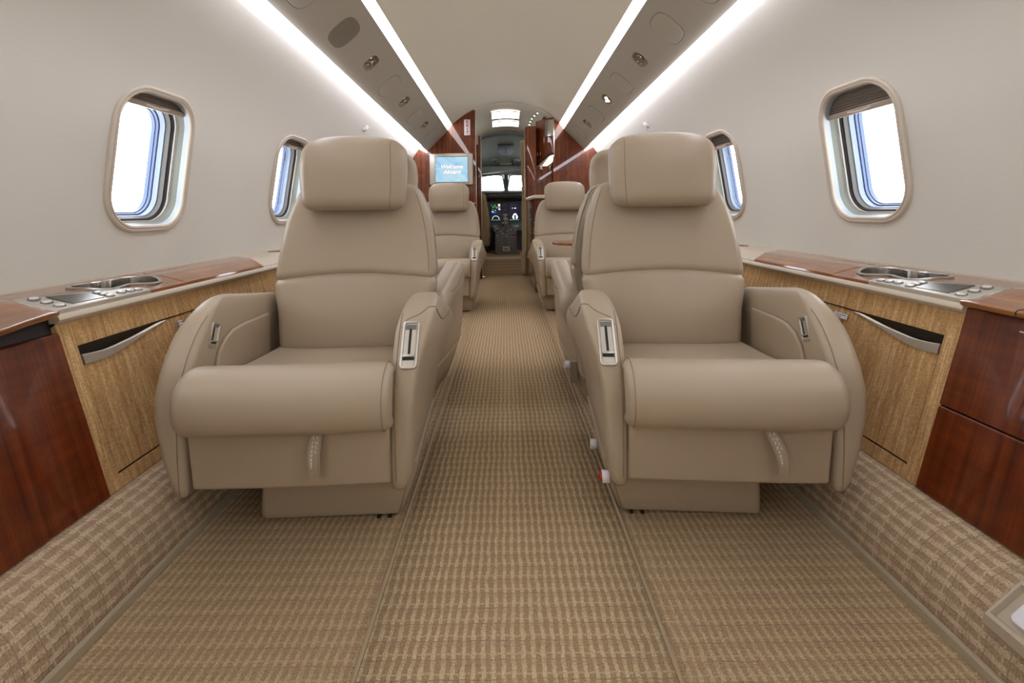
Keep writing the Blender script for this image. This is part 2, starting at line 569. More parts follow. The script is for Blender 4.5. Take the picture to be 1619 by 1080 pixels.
def win_outline(n=72):
    k = n // 4 - 1
    return rrect(2 * WIN_HW, 2 * WIN_HH, WIN_R, k)
def build_window(num, side, c, blind_z, label):
    s = -1 if side == 'left' else 1
    root = bpy.data.objects.new('window_%d' % num, None); COL.objects.link(root)
    root.location = (s * wall_x(c, WIN_Z), c, WIN_Z)
    struct(root, label, 'window')
    o = Vector(root.location)
    dz = .02
    slope = (wall_x(c, WIN_Z + dz) - wall_x(c, WIN_Z - dz)) / (2 * dz)
    nrm = Vector((s, 0, -slope * 1.0)).normalized()      # outward
    nrm = Vector((s, 0, 0.18)).normalized() if False else nrm
    out = win_outline()
    def pt(p, a, b):
        """outline point pushed a inwards and b outwards from the cabin"""
        l = math.hypot(*p)
        y, z = c + p[0], WIN_Z + p[1]
        base = Vector((s * wall_x(y, z), y, z))
        return base + nrm * b - o
    def band(name, mat, prof, sharp=50):
        rings = []
        for a, b in prof:
            pts = inset(out, a)
            rings.append([pt(p, a, b) for p in pts])
        return mk(name, *loft(rings, cap=(False, False)), mat, root, sharp=sharp)
    band('window_frame', 'frame_beige', [(-.018, .004), (-.018, -.004), (-.015, -.008), (-.010, -.009), (-.005, -.0065), (-.004, -.009), (.001, -.009), (.004, -.004), (.004, .004)], 70)
    band('reveal', 'sleeve_pale', [(.004, .003), (.0045, .018)])
    band('seal', 'sleeve_olive', [(.0045, .018), (.008, .040)])
    band('inner_rim', 'sleeve_cream', [(.006, .040), (.013, .042), (.013, .049)])
    band('gasket', 'black_gap', [(.013, .049), (.016, .0495), (.016, .056)])
    band('outer_seal', 'sleeve_grey', [(.016, .056), (.020, .057), (.021, .073)])
    band('outer_rim', 'sleeve_sky', [(.021, .073), (.024, .074), (.025, .091)])
    band('skin_edge', 'sleeve_blue', [(.025, .091), (.030, .093), (.031, .101), (.034, .102), (.035, .114)])
    # glass
    pts = inset(out, .026)
    V = [pt(p, 0, .088) for p in pts]
    V.append(sum(V, Vector()) / len(V))
    n = len(pts)
    mk('pane', V, [(i, (i+1) % n, n) for i in range(n)], 'pane_glass', root)
    # pleated blind drawn a little way down
    ztop = WIN_Z + WIN_HH - .004
    g = G()
    def hw(z):
        dzz = max(0.0, abs(z - WIN_Z) - (WIN_HH - WIN_R))
        return WIN_HW - WIN_R + math.sqrt(max(0.0, WIN_R**2 - dzz**2)) - .004
    z = ztop; k = 0; rows = []
    while z > blind_z + .017:
        rows.append((z, .022 + (.006 if k % 2 else 0.0))); z -= .0045; k += 1
    rows.append((blind_z + .016, .024))
    V = []; F = []
    NX = 8
    for zz, b in rows:
        w = hw(zz)
        for i in range(NX + 1):
            y = c - w + 2*w*i/NX
            V.append(Vector((s * wall_x(y, zz), y, zz)) + nrm * b - o)
    for i in range(len(rows) - 1):
        for j in range(NX):
            F.append((i*(NX+1)+j, i*(NX+1)+j+1, (i+1)*(NX+1)+j+1, (i+1)*(NX+1)+j))
    if len(rows) > 1: mk('blind', V, F, 'blind_pleat', root, smooth=False)
    rings = []
    for i in range(NX + 1):
        w = hw(blind_z + .008)
        y = c - w + 2*w*i/NX
        r = []
        for dzz, b in ((0, .016), (.004, .012), (.013, .012), (.017, .016), (.017, .030), (0, .030)):
            zz = blind_z + dzz
            r.append(Vector((s * wall_x(y, zz), y, zz)) + nrm * b - o)
        rings.append(r)
    rail = mk('blind_rail', *loft(rings), 'blind_rail', root, sharp=30)
    g = G()
    pts = [Vector((s * wall_x(c - .05 + .1*i/8, blind_z + .009), c - .05 + .1*i/8, blind_z + .009 - .004*math.sin(PI*i/8))) + nrm * .011 - o for i in range(9)]
    mk('finger_grip', *tube(pts, .0028, 8), 'frame_beige', rail)
n = 0
for side in ('left', 'right'):
    for i, c in enumerate(WIN_C):
        n += 1
        bz = {'left': 1.040, 'right': 1.004}[side] + (0 if i < 3 else (.0 if side == 'left' else .01))
        where = ['out of view far aft, added for daylight', 'out of view by the near credenza, added for daylight', 'above the cup holders', 'beside the headrest'][i]
        build_window(n, side, c, bz, 'rounded cabin window in the %s wall %s, blind partly drawn' % (side, where))

# valances, light strips, ceiling
def band_loft(name, pa, pb, thick, mat, nseg=1, side=1, y0=Y0, y1=Y1, parent=None, push=0.0, ny=20):
    rings = []
    for i in range(ny + 1):
        Y = y0 + (y1 - y0) * i / ny
        a, b = Vector(pa(Y)), Vector(pb(Y))
        d = (b - a).normalized(); nr = Vector((-d.y, d.x))           # towards the hull for lower -> upper
        if nr.x < 0: nr = -nr
        q = [a + nr * push, b + nr * push, b + nr * (push + thick), a + nr * (push + thick)]
        rings.append([(side * p.x, Y, p.y) for p in q])
    return mk(name, *loft(rings), mat, parent, smooth=False)
LAMP_Y = (2.46, 3.26, 4.055)
LAMP_V = .485
def val_pt(s, Y, v, d=0.0):
    a, b = Vector(val_lo(Y)), Vector(val_hi(Y))
    p = a + (b - a) * v
    e = (b - a).normalized(); nr = Vector((-e.y, e.x))
    if nr.x < 0: nr = -nr
    p = p + nr * d
    return Vector((s * p.x, Y, p.y))
def super_r(ang, w, h, e=3.0):
    c, q = abs(math.cos(ang)) / (w/2), abs(math.sin(ang)) / (h/2)
    return (c**e + q**e) ** (-1/e)
def build_valance(s):
    V = []; F = []; key = {}
    VL = .262
    def vid(Y, v, d=0.0):
        k = (round(Y, 5), round(v, 5), round(d, 4))
        if k not in key: key[k] = len(V); V.append(val_pt(s, Y, v, d))
        return key[k]
    n1, n2 = 10, 10
    dv, dy = .25, .075
    mid = [LAMP_V - dv + 2*dv*i/n2 for i in range(n2+1)]
    rows = [0.0, .04, .12] + mid + [.85, .96, 1.0]
    ys = set()
    for c in LAMP_Y:
        for i in range(n1+1): ys.add(round(c - dy + 2*dy*i/n1, 5))
    for i in range(31):
        y = Y0 + (Y1-Y0)*i/30
        if not any(abs(y-c) < dy + .02 for c in LAMP_Y): ys.add(round(y, 5))
    ys = sorted(ys)
    for i in range(len(ys)-1):
        a, b = ys[i], ys[i+1]
        inp = any(abs((a+b)/2 - c) < dy for c in LAMP_Y)
        for j in range(len(rows)-1):
            if inp and rows[j] >= mid[0]-1e-6 and rows[j+1] <= mid[-1]+1e-6: continue
            F.append((vid(a, rows[j]), vid(b, rows[j]), vid(b, rows[j+1]), vid(a, rows[j+1])))
        F.append((vid(a, 0, .03), vid(b, 0, .03), vid(b, 0), vid(a, 0)))
        F.append((vid(a, 1), vid(b, 1), vid(b, 1, .03), vid(a, 1, .03)))
    for c in LAMP_Y:
        Yv = [round(c - dy + 2*dy*i/n1, 5) for i in range(n1+1)]
        per = [(y, mid[0]) for y in Yv] + [(Yv[-1], v) for v in mid[1:]] + [(y, mid[-1]) for y in Yv[-2::-1]] + [(Yv[0], v) for v in mid[-2:0:-1]]
        n = len(per)
        hole = []
        for y, v in per:
            an = math.atan2((v - LAMP_V) * VL, y - c); r = super_r(an, .118, .092)
            hole.append((c + r*math.cos(an), LAMP_V + r*math.sin(an)/VL))
        for st in range(3):
            f0, f1 = st/3, (st+1)/3
            for i in range(n):
                q = (i+1) % n
                g = lambda k, f: vid(per[k][0] + (hole[k][0]-per[k][0])*f, per[k][1] + (hole[k][1]-per[k][1])*f)
                F.append((g(i, f0), g(q, f0), g(q, f1), g(i, f1)))
    return mk('trim_%d' % NTRIM, V, F, 'valance_vinyl', smooth=False)
NTRIM = 0
for side, s in (('left', -1), ('right', 1)):
    NTRIM += 1
    v = build_valance(s)
    struct(v, 'grey-beige overhead service panel along the %s side between two light strips' % side, 'ceiling panel')
    st = band_loft('light_strip', lambda Y: (lp(.85, .87, Y) + .004, wall_top(Y) + .004), val_lo, .012, 'strip_lower', side=s, push=.006)
    tag(st, 'lower glowing light strip along the top of the %s wall' % side, 'light', 'cabin light strips')
    st = band_loft('light_strip', val_hi, ceil_st, .012, 'strip_upper', side=s, push=.004)
    tag(st, 'upper glowing light strip between ceiling and overhead panel, %s of the aisle' % side, 'light', 'cabin light strips')
def arc_pts(hw, zs, zc, n=24):
    sg = zc - zs; R = (hw*hw + sg*sg) / (2*sg)
    a = math.asin(min(1, hw / R))
    return [(R*math.sin(-a + 2*a*i/n), zc - R + R*math.cos(-a + 2*a*i/n)) for i in range(n + 1)]
rings = []
for i in range(15):
    Y = Y0 + (Y1 - Y0) * i / 14
    x, z = ceil_st(Y)
    p = arc_pts(x, z, crown(Y))
    rings.append([(a, Y, b) for a, b in p] + [(a * 1.03, Y, b + .03) for a, b in p[::-1]])
struct(mk('ceiling', *loft(rings), 'ceiling_vinyl', sharp=60), 'smooth arched beige cabin ceiling', 'ceiling')

# ------------------------------------------------------------------ floor, runner, side steps
def grid_uv(name, rows, mat, y0, y1, ny, u0=0.0, parent=None):
    """strip swept along Y; rows = section [(x, z)], uv = (arc length, Y)"""
    V = []; F = []; uv = []; n = len(rows)
    L = [u0]
    for i in range(1, n): L.append(L[-1] + math.hypot(rows[i][0]-rows[i-1][0], rows[i][1]-rows[i-1][1]))
    for j in range(ny + 1):
        Y = y0 + (y1 - y0) * j / ny
        for i in range(n):
            V.append((rows[i][0], Y, rows[i][1])); uv.append((L[i], Y))
    for j in range(ny):
        for i in range(n - 1):
            F.append((j*n+i, j*n+i+1, (j+1)*n+i+1, (j+1)*n+i))
    return mk(name, V, F, mat, parent, uv=uv, recalc=False, sharp=80)
YF = 5.17
fl = grid_uv('floor', [(-1.15, -.004), (-.69, -.001), (-.25, -.001), (.25, -.001), (.69, -.001), (1.15, -.004)], 'carpet_side', Y0, YF, 4)
struct(fl, 'brown checked cabin carpet beneath the seats', 'floor')
run = thing('carpet_runner', 'long tan checked carpet runner down the aisle with bound edges', 'carpet', (0, 0, 0))
grid_uv('pile', [(-.238, .0), (-.236, .006), (-.12, .007), (.12, .007), (.236, .006), (.238, .0)], 'carpet_runner', Y0, YF - .005, 4, parent=run)
for s in (-1, 1):
    mk('bound_edge', *tube([(s * .241, Y0 + (YF - .01 - Y0) * i / 8, .003) for i in range(9)], .0048, 8), 'runner_edge', run)
STEP = [(.692, .0), (.694, .020), (.699, .045), (.708, .070), (.722, .093), (.742, .113), (.768, .127), (.80, .134), (.84, .136)]
for side, s in (('left', -1), ('right', 1)):
    NTRIM += 1
    rows = [(s * x, z) for x, z in STEP]
    if s < 0: rows = rows[::-1]
    st = grid_uv('trim_%d' % NTRIM, rows, 'carpet_step', Y0, 4.8, 4)
    struct(st, 'raised carpeted step along the foot of the %s wall' % side, 'floor step')
    NTRIM += 1
    g = G().add(*loft([[(s*.685, Y, 0), (s*.6855, Y, .014), (s*.688, Y, .018), (s*.692, Y, .018), (s*.693, Y, 0)] for Y in (Y0, 1.5, 4.8)]))
    struct(g.build('trim_%d' % NTRIM, 'step_rail', smooth=False), 'thin beige rail at the foot of the %s carpeted step' % side, 'trim')

# ------------------------------------------------------------------ aft end behind the camera
def hull_outline(Y, x_in=None, grow=0.012):
    pts = []
    x, z = ceil_st(Y)
    arc = arc_pts(x, z, crown(Y), 24)
    right = [(wall_x(Y, .40 + (wall_top(Y) - .40) * i / 12) + grow, .40 + (wall_top(Y) - .40) * i / 12) for i in range(13)]
    right = [(.88, 0.0), (.88, .13)] + right
    return right, arc
def bulkhead(name, Y, th, mat, xmin=None, xmax=None):
    right, arc = hull_outline(Y)
    poly = [p for p in right] + [(a, b + .012) for a, b in arc[::-1]] + [(-x, z) for x, z in right[::-1]]
    poly = [(x, max(z, 0.0)) for x, z in poly]
    def clip(P, c, keep_less):
        out = []
        for i in range(len(P)):
            a, b = P[i], P[(i+1) % len(P)]
            ia = (a[0] <= c) == keep_less or a[0] == c; ib = (b[0] <= c) == keep_less or b[0] == c
            if ia: out.append(a)
            if ia != ib:
                t = (c - a[0]) / (b[0] - a[0]); out.append((c, a[1] + (b[1] - a[1]) * t))
        return out
    if xmax is not None: poly = clip(poly, xmax, True)
    if xmin is not None: poly = clip(poly, xmin, False)
    return mk(name, *loft([[(x, Y, z) for x, z in poly], [(x, Y + th, z) for x, z in poly]]), mat, smooth=False)
struct(bulkhead('wall_aft', Y0 - .02, .02, 'wall_vinyl'), 'plain aft cabin wall behind the viewer', 'wall')

# ------------------------------------------------------------------ ledges, fabric panels, credenzas
YC = .957                       # where the near credenza stops and the fabric panel begins
def pan_x(z): return .805 + (z - .14) * .306
def build_side(side):
    s = -1 if side == 'left' else 1
    # --- continuous beige ledge
    led = thing('side_ledge', 'long beige armrest-height ledge under the %s windows with wood inlays' % side, 'ledge', (s * .92, YC, .48))
    off = Vector(led.location)
    def lo(V): return [Vector(v) - off for v in V]
    def zt(x):
        x = abs(x)
        return .503 + .27 * max(0, min(x, .99) - .912) + .02 * max(0, x - .99)
    sec = [(.908, .478), (.901, .482), (.898, .488), (.901, .494), (.908, .497), (.918, .497), (.925, .47), (1.09, .46), (1.100, .514), (1.13, .517), (1.162, .519), (1.162, .45), (.95, .45)]
    def secY(Y): return [(s * (x if x < 1.15 else wall_x(Y, .52) + .004), Y, z) for x, z in sec]
    rings = [secY(Y) for Y in [YC + (4.82 - YC) * i / 10 for i in range(11)]]
    V, F = loft(rings); mk('ledge_body', lo(V), F, 'ledge_beige', led, sharp=50)
    def inlay(y0f, y0b, y1f, y1b, mat, x0=.914, x1=1.103, drop=0.0):
        rings = []
        xs = [x0, x0 + .004, .93, .96, .99, 1.03, 1.07, x1 - .003, x1]
        for i, x in enumerate(xs):
            f = (x - x0) / (x1 - x0)
            ya, yb = y0f + (y0b - y0f) * f, y1f + (y1b - y1f) * f
            e = .004 if i in (0, len(xs) - 1) else 0.0
            rr = .010 if i == 0 else 0.0
            z1 = zt(x) - e - drop; z0 = zt(x) - .030
            rings.append([(s*x, ya + rr, z0), (s*x, yb - rr, z0), (s*x, yb - rr, z1 - .003), (s*x, yb - rr - .003, z1), (s*x, ya + rr + .003, z1), (s*x, ya + rr, z1 - .003)])
        V, F = loft(rings)
        mk('wood_inlay' if mat == 'mahogany_top' else 'ledge_top', lo(V), F, mat, led, sharp=30)
    cups = [(1.165, 1.006, .047), (1.285, .992, .047)]
    # wood inlay with the twin cup opening: top plate built round the hole
    def eight(ofs=0.0, n=64):
        """outline round both cups"""
        c0, c1 = Vector((s * cups[0][1], cups[0][0])), Vector((s * cups[1][1], cups[1][0]))
        cen = (c0 + c1) / 2; ax = (c1 - c0).normalized(); r = cups[0][2] + ofs
        pts = []
        for i in range(n):
            a = 2 * PI * i / n
            d = Vector((math.cos(a), math.sin(a)))
            best = None
            lo_t, hi_t = 0.0, .2
            for _ in range(30):
                t = (lo_t + hi_t) / 2
                p = cen + d * t
                w = p - cen
                al = abs(w.dot(ax)); pr = abs(w.cross(ax)) if False else abs(w.x * ax.y - w.y * ax.x)
                neck = r * .72 + (r * .28) * sm(0.0, .06, al)
                inside = ((p - c0).length < r or (p - c1).length < r or (al < .035 and pr < neck))
                if inside: lo_t = t
                else: hi_t = t
            pts.append(tuple(cen + d * lo_t))
        return pts
    hole = eight(.004)
    n = len(hole)
    cen = Vector((sum(p[0] for p in hole) / n, sum(p[1] for p in hole) / n))
    ya, yb, xa, xb = .962, 1.365, .914, 1.103
    outer = []
    for p in hole:
        d = Vector(p) - cen
        t = min([((xb if d.x * s > 0 else xa) * s - cen.x) / d.x if abs(d.x) > 1e-9 else 9, ((yb if d.y > 0 else ya) - cen.y) / d.y if abs(d.y) > 1e-9 else 9])
        outer.append(tuple(cen + d * t))
    for cx_, cy_ in ((xa, ya), (xa, yb), (xb, ya), (xb, yb)):
        i = min(range(n), key=lambda k: (Vector(outer[k]) - Vector((s*cx_, cy_))).length)
        outer[i] = (s * cx_, cy_)
    def mp(p, d): return (p[0], p[1], zt(p[0]) + d)
    steps = [tuple((o_[0] + (h_[0]-o_[0])*f, o_[1] + (h_[1]-o_[1])*f) for o_, h_ in zip(outer, hole)) for f in (0.0, .15, .35, .55, .75, .9, 1.0)]
    rings = [[mp(p, -.028) for p in outer], [mp(p, -.004) for p in outer]] + [[mp(p, 0) for p in (inset(outer, .003) if k == 0 else st)] for k, st in enumerate(steps)] + [[mp(p, -.028) for p in hole]]
    V, F = loft(rings, loop=True)
    mk('wood_inlay', lo(V), F, 'mahogany_top', led, sharp=35)
    inlay(1.367, 1.367, 1.79, 1.95, 'mahogany_top')
    inlay(1.80, 1.962, 2.30, 2.19, 'ledge_beige', drop=.004)
    inlay(2.31, 2.20, 3.0, 2.9, 'mahogany_top')
    inlay(3.01, 2.91, 4.81, 4.81, 'ledge_beige', drop=.004)
    # slim bright name strip lying on the inlay
    V, F = box(min(s*1.06, s*1.066), max(s*1.06, s*1.066), 1.40, 1.56, zt(1.06), zt(1.06) + .0015); mk('inlay_strip', lo(V), F, 'satin_silver', led, smooth=False)
    # twin cup holder
    ro, rt_, ri, rb, rf = eight(.006), eight(-.001), eight(-.004), eight(-.005), eight(-.012)
    rings = [[mp(p, -.001) for p in ro], [mp(p, .004) for p in ro], [mp(p, .0055) for p in rt_], [mp(p, .003) for p in ri], [mp(p, -.040) for p in rb], [mp(p, -.043) for p in rf]]
    V, F = loft(rings, cap=(False, True)); mk('cup_holder', lo(V), F, 'brushed_steel', led, sharp=40)
    # slanted control panel by the credenza end
    P = [(.913, .962), (.914, 1.225), (.935, 1.222), (.952, 1.18), (1.0, .99), (1.0, .962)]
    pts = [(s * x, y) for x, y in P]
    def tilt(V): return [Vector((v[0], v[1], zt(v[0]) + v[2])) - off for v in map(Vector, V)]
    V, F = slab(pts, -.012, .0035, .003, 3); cp = mk('control_panel', tilt(V), F, 'panel_silver', led, sharp=50)
    def on_panel(Y, f):
        """point across the panel, f = 0 inboard .. 1 outboard"""
        xo = 1.0 if Y < .99 else 1.0 - (Y - .99) / .19 * .048
        return (s * (.922 + (xo - .012 - .922) * f), Y)
    q = [on_panel(1.015, .05), on_panel(1.095, .05), on_panel(1.095, 1.0), on_panel(1.015, 1.0)]
    V, F = slab(q, .003, .0045); mk('display', tilt(V), F, 'dark_screen', cp, smooth=False)
    for (Y, fs) in ((.990, (.1, .5, .9)), (1.112, (.1, .5, .9)), (1.152, (.35,)), (1.177, (.35,)), (1.200, (.4,))):
        for f in fs:
            x, y = on_panel(Y, f)
            V, F = slab([(x + a, y + b) for a, b in superell(.012, .018, 2.4, 20)], .003, .0068, .0012, 2); mk('button', tilt(V), F, 'button_silver', cp)
            V, F = hoop([(x + a, y + b) for a, b in superell(.017, .023, 2.4, 20)], [(0, .003), (.001, .0048), (.002, .003)]); mk('button_ring', tilt(V), F, 'grey_plastic', cp)
    # --- fabric-covered side panel with magazine pocket
    pan = thing('magazine_pocket_wall', 'woven gold fabric wall panel with magazine pocket below the %s ledge' % side, 'panel', (s * .86, YC, .14))
    off2 = Vector(pan.location)
    slope = Vector((.306, 1)).normalized()              # up the panel in (x, z)
    nx, nz = slope.y, -slope.x                           # outboard
    def P3(Y, z, d=0.0):
        x = pan_x(z)
        return Vector((s * (x + nx * d), Y, z + nz * d)) - off2
    def pbox(y0, y1, z0, z1, d0, d1):
        V = [P3(y, z, d) for d in (d0, d1) for (y, z) in ((y0, z0), (y1, z0), (y1, z1), (y0, z1))]
        return V, [(0,1,2,3),(7,6,5,4),(0,4,5,1),(1,5,6,2),(2,6,7,3),(3,7,4,0)]
    hy0, hy1, hz0, hz1 = .99, 1.62, .162, .428
    g = G()
    for b in ((YC, hy0, .136, .482), (hy1, 4.80, .136, .482), (hy0, hy1, .136, hz0), (hy0, hy1, hz1, .482)):
        g.add(*pbox(*b, 0.0, .014))
    g.build('panel', 'woven_fabric', pan, smooth=False)
    mk('pocket_lining', *pbox(hy0 - .002, hy1 + .002, .388, hz1 + .002, .035, .038), 'black_gap', pan, smooth=False)
    mk('pocket_seam_shade', *pbox(hy0 - .004, hy1 + .004, hz0 - .004, .388, .0145, .017), 'black_gap', pan, smooth=False)  # black sheet close behind the door, standing in for shade in its seams
    for yy in (hy0 - .004, hy1): mk('pocket_side', *pbox(yy, yy + .004, .388, hz1, .0145, .036), 'black_gap', pan, smooth=False)
    mk('pocket_floor', *pbox(hy0, hy1, .39, .392, .016, .036), 'black_gap', pan, smooth=False)
    TOP = [(.985, .4105), (1.02, .4065), (1.06, .4045), (1.10, .4075), (1.15, .4125), (1.21, .4205), (1.245, .4245), (1.62, .4245)]
    ys = [hy0 + .004 + (hy1 - .008 - hy0) * i / 40 for i in range(41)]
    def bar_h(Y): return .0185 * (1 - sm(.985, 1.26, Y)) + .002 if Y < 1.25 else 0.0
    rings = []
    for Y in ys:
        zd = herm(TOP, Y) - bar_h(Y)
        rings.append([P3(Y, hz0 + .004, .003), P3(Y, zd, .003), P3(Y, zd, .014), P3(Y, hz0 + .004, .014)])
    door = mk('pocket_door', *loft(rings), 'woven_fabric', pan, smooth=False)
    rings = []
    for Y in [y for y in ys if y < 1.25]:
        zd = herm(TOP, Y); h = bar_h(Y)
        rings.append([P3(Y, zd - h, -.001), P3(Y, zd - .002, -.001), P3(Y, zd, .001), P3(Y, zd, .013), P3(Y, zd - h, .013)])
    mk('pocket_rail', *loft(rings), 'satin_silver', door, sharp=30)
    # --- near credenza in polished mahogany
    d = 'dark polished mahogany credenza against the left wall, its lid raised over a dark slot' if s < 0 else 'dark polished mahogany credenza against the right wall, with a grooved front and drawer'
    cr = thing('credenza', d, 'cabinet', (s * .86, .6, .13))
    off3 = Vector(cr.location)
    def Q(x, Y, z): return Vector((s * x, Y, z)) - off3
    yn = -.6
    def face(z0, z1, y0=yn, y1=YC - .001, proud=.004, mat='mahogany', name='front_panel'):
        rings = []
        for z in (z0, z0 + .002, z1 - .002, z1):
            e = .002 if z in (z0, z1) else 0.0
            x = pan_x(z) - proud + e
            rings.append([Q(x, y0, z), Q(x, y1, z), Q(x + .16, y1, z), Q(x + .16, y0, z)])
        return mk(name, *loft(rings), mat, cr, smooth=False)
    if s > 0:
        face(.136, .298); face(.3005, .492)
        mk('carcass', *loft([[Q(pan_x(z) + .004, yn, z), Q(pan_x(z) + .004, YC - .003, z), Q(1.05, YC - .003, z), Q(1.05, yn, z)] for z in (.14, .491)]), 'wood_line', cr, smooth=False)
        dr = mk('drawer', *loft([[Q(pan_x(z) - .010, yn, z), Q(pan_x(z) - .010, .845, z), Q(pan_x(z) + .02, .845, z), Q(pan_x(z) + .02, yn, z)] for z in (.472, .491)]), 'mahogany', cr, smooth=False)
        mk('drawer_edge', *loft([[Q(pan_x(z) - .0115, yn, z), Q(pan_x(z) - .0110, .847, z), Q(pan_x(z), .847, z), Q(pan_x(z), yn, z)] for z in (.4700, .472)]), 'satin_silver', dr, smooth=False)
    else:
        face(.136, .462)
        mk('slot', *loft([[Q(pan_x(z) + .010, yn, z), Q(pan_x(z) + .010, YC - .0005, z), Q(1.05, YC - .003, z), Q(1.05, yn, z)] for z in (.14, .492)]), 'wood_line', cr, smooth=False)  # near-black filler block in place of the shade under the lid
    xt = [(yn, .885), (.5, .885), (.86, .887), (.957, .893)] if s > 0 else [(yn, .83), (.5, .83), (.78, .842), (.86, .870), (.945, .893), (.957, .897)]
    rings = []
    for Y in (yn, -.2, .2, .5, .6, .7, .78, .82, .86, .90, .93, .950, .955):
        x0 = herm(xt, Y)
        xs = [x0 + .004, .92, .95, .99, 1.05, 1.11, 1.158]
        e = .003 if Y > .952 else 0.0
        top = [(x, zt(max(x, .914)) + .006 - e - (0 if k else .001)) for k, x in enumerate(xs)]
        edge = [(x0, zt(.914) + .002), (x0, zt(.914) - .004)]
        bot = [(x, zt(max(x, .914)) - .010) for x in xs]
        rings.append([Q(x, Y, z) for x, z in top[::-1] + edge + [(x0 + .004, zt(.914) - .008)] + bot[1:]])
    mk('lid', *loft(rings), 'mahogany_top', cr, sharp=45)
    if s > 0:
        xj = herm(xt, .845)
        mk('lid_joint', *tube([Q(xj - .0002, .845, zt(.914) - .004), Q(xj - .0002, .845, zt(.914) + .002), Q(xj + .004, .845, zt(.914) + .0052), Q(.92, .845, zt(.92) + .006), Q(.99, .845, zt(.99) + .006), Q(1.10, .845, zt(1.10) + .006)], .0013, 6), 'wood_line', cr)
    return led, pan, cr
LED = {}
for side in ('left', 'right'): LED[side] = build_side(side)
# placards on the fabric panels
pr = LED['right'][1]
def plac(s, par, y0, y1, z0, z1):
    off2 = Vector(par.location)
    sl = Vector((.306, 1)).normalized(); nx, nz = sl.y, -sl.x
    def P3(Y, z, d): return Vector((s * (pan_x(z) + nx * d), Y, z + nz * d)) - off2
    V = [P3(y, z, d) for d in (-.0012, .0) for (y, z) in ((y0, z0), (y1, z0), (y1, z1), (y0, z1))]
    o = mk('placard', V, [(0,1,2,3),(7,6,5,4),(0,4,5,1),(1,5,6,2),(2,6,7,3),(3,7,4,0)], 'white_plastic', par, smooth=False)
    o['label'] = 'small white placard with dark writing'
    ex = P3(y0, z0, 0) - P3(y1, z0, 0) if s > 0 else P3(y1, z0, 0) - P3(y0, z0, 0)
    ey = P3(y0, z1, 0) - P3(y0, z0, 0)
    c = P3((y0+y1)/2, (z0+z1)/2, -.0013)
    g = G()
    for k in range(5):
        for (f, w) in ((.22, .004), (-.22, .003)):
            if f < 0 and k > 2: continue
            m = frame(c + ex.normalized() * (-.016 + .008 * k) + ey.normalized() * (f * (z1 - z0)), ex, ey)
            g.add(*xf(m, box(-.003, .003, -.0012, .0012, -.0002, .0004)))
    g.build('lettering', 'text_grey', o, smooth=False)
plac(1, pr, 1.262, 1.312, .398, .411)
plac(-1, LED['left'][1], 1.285, 1.30, .395, .412)

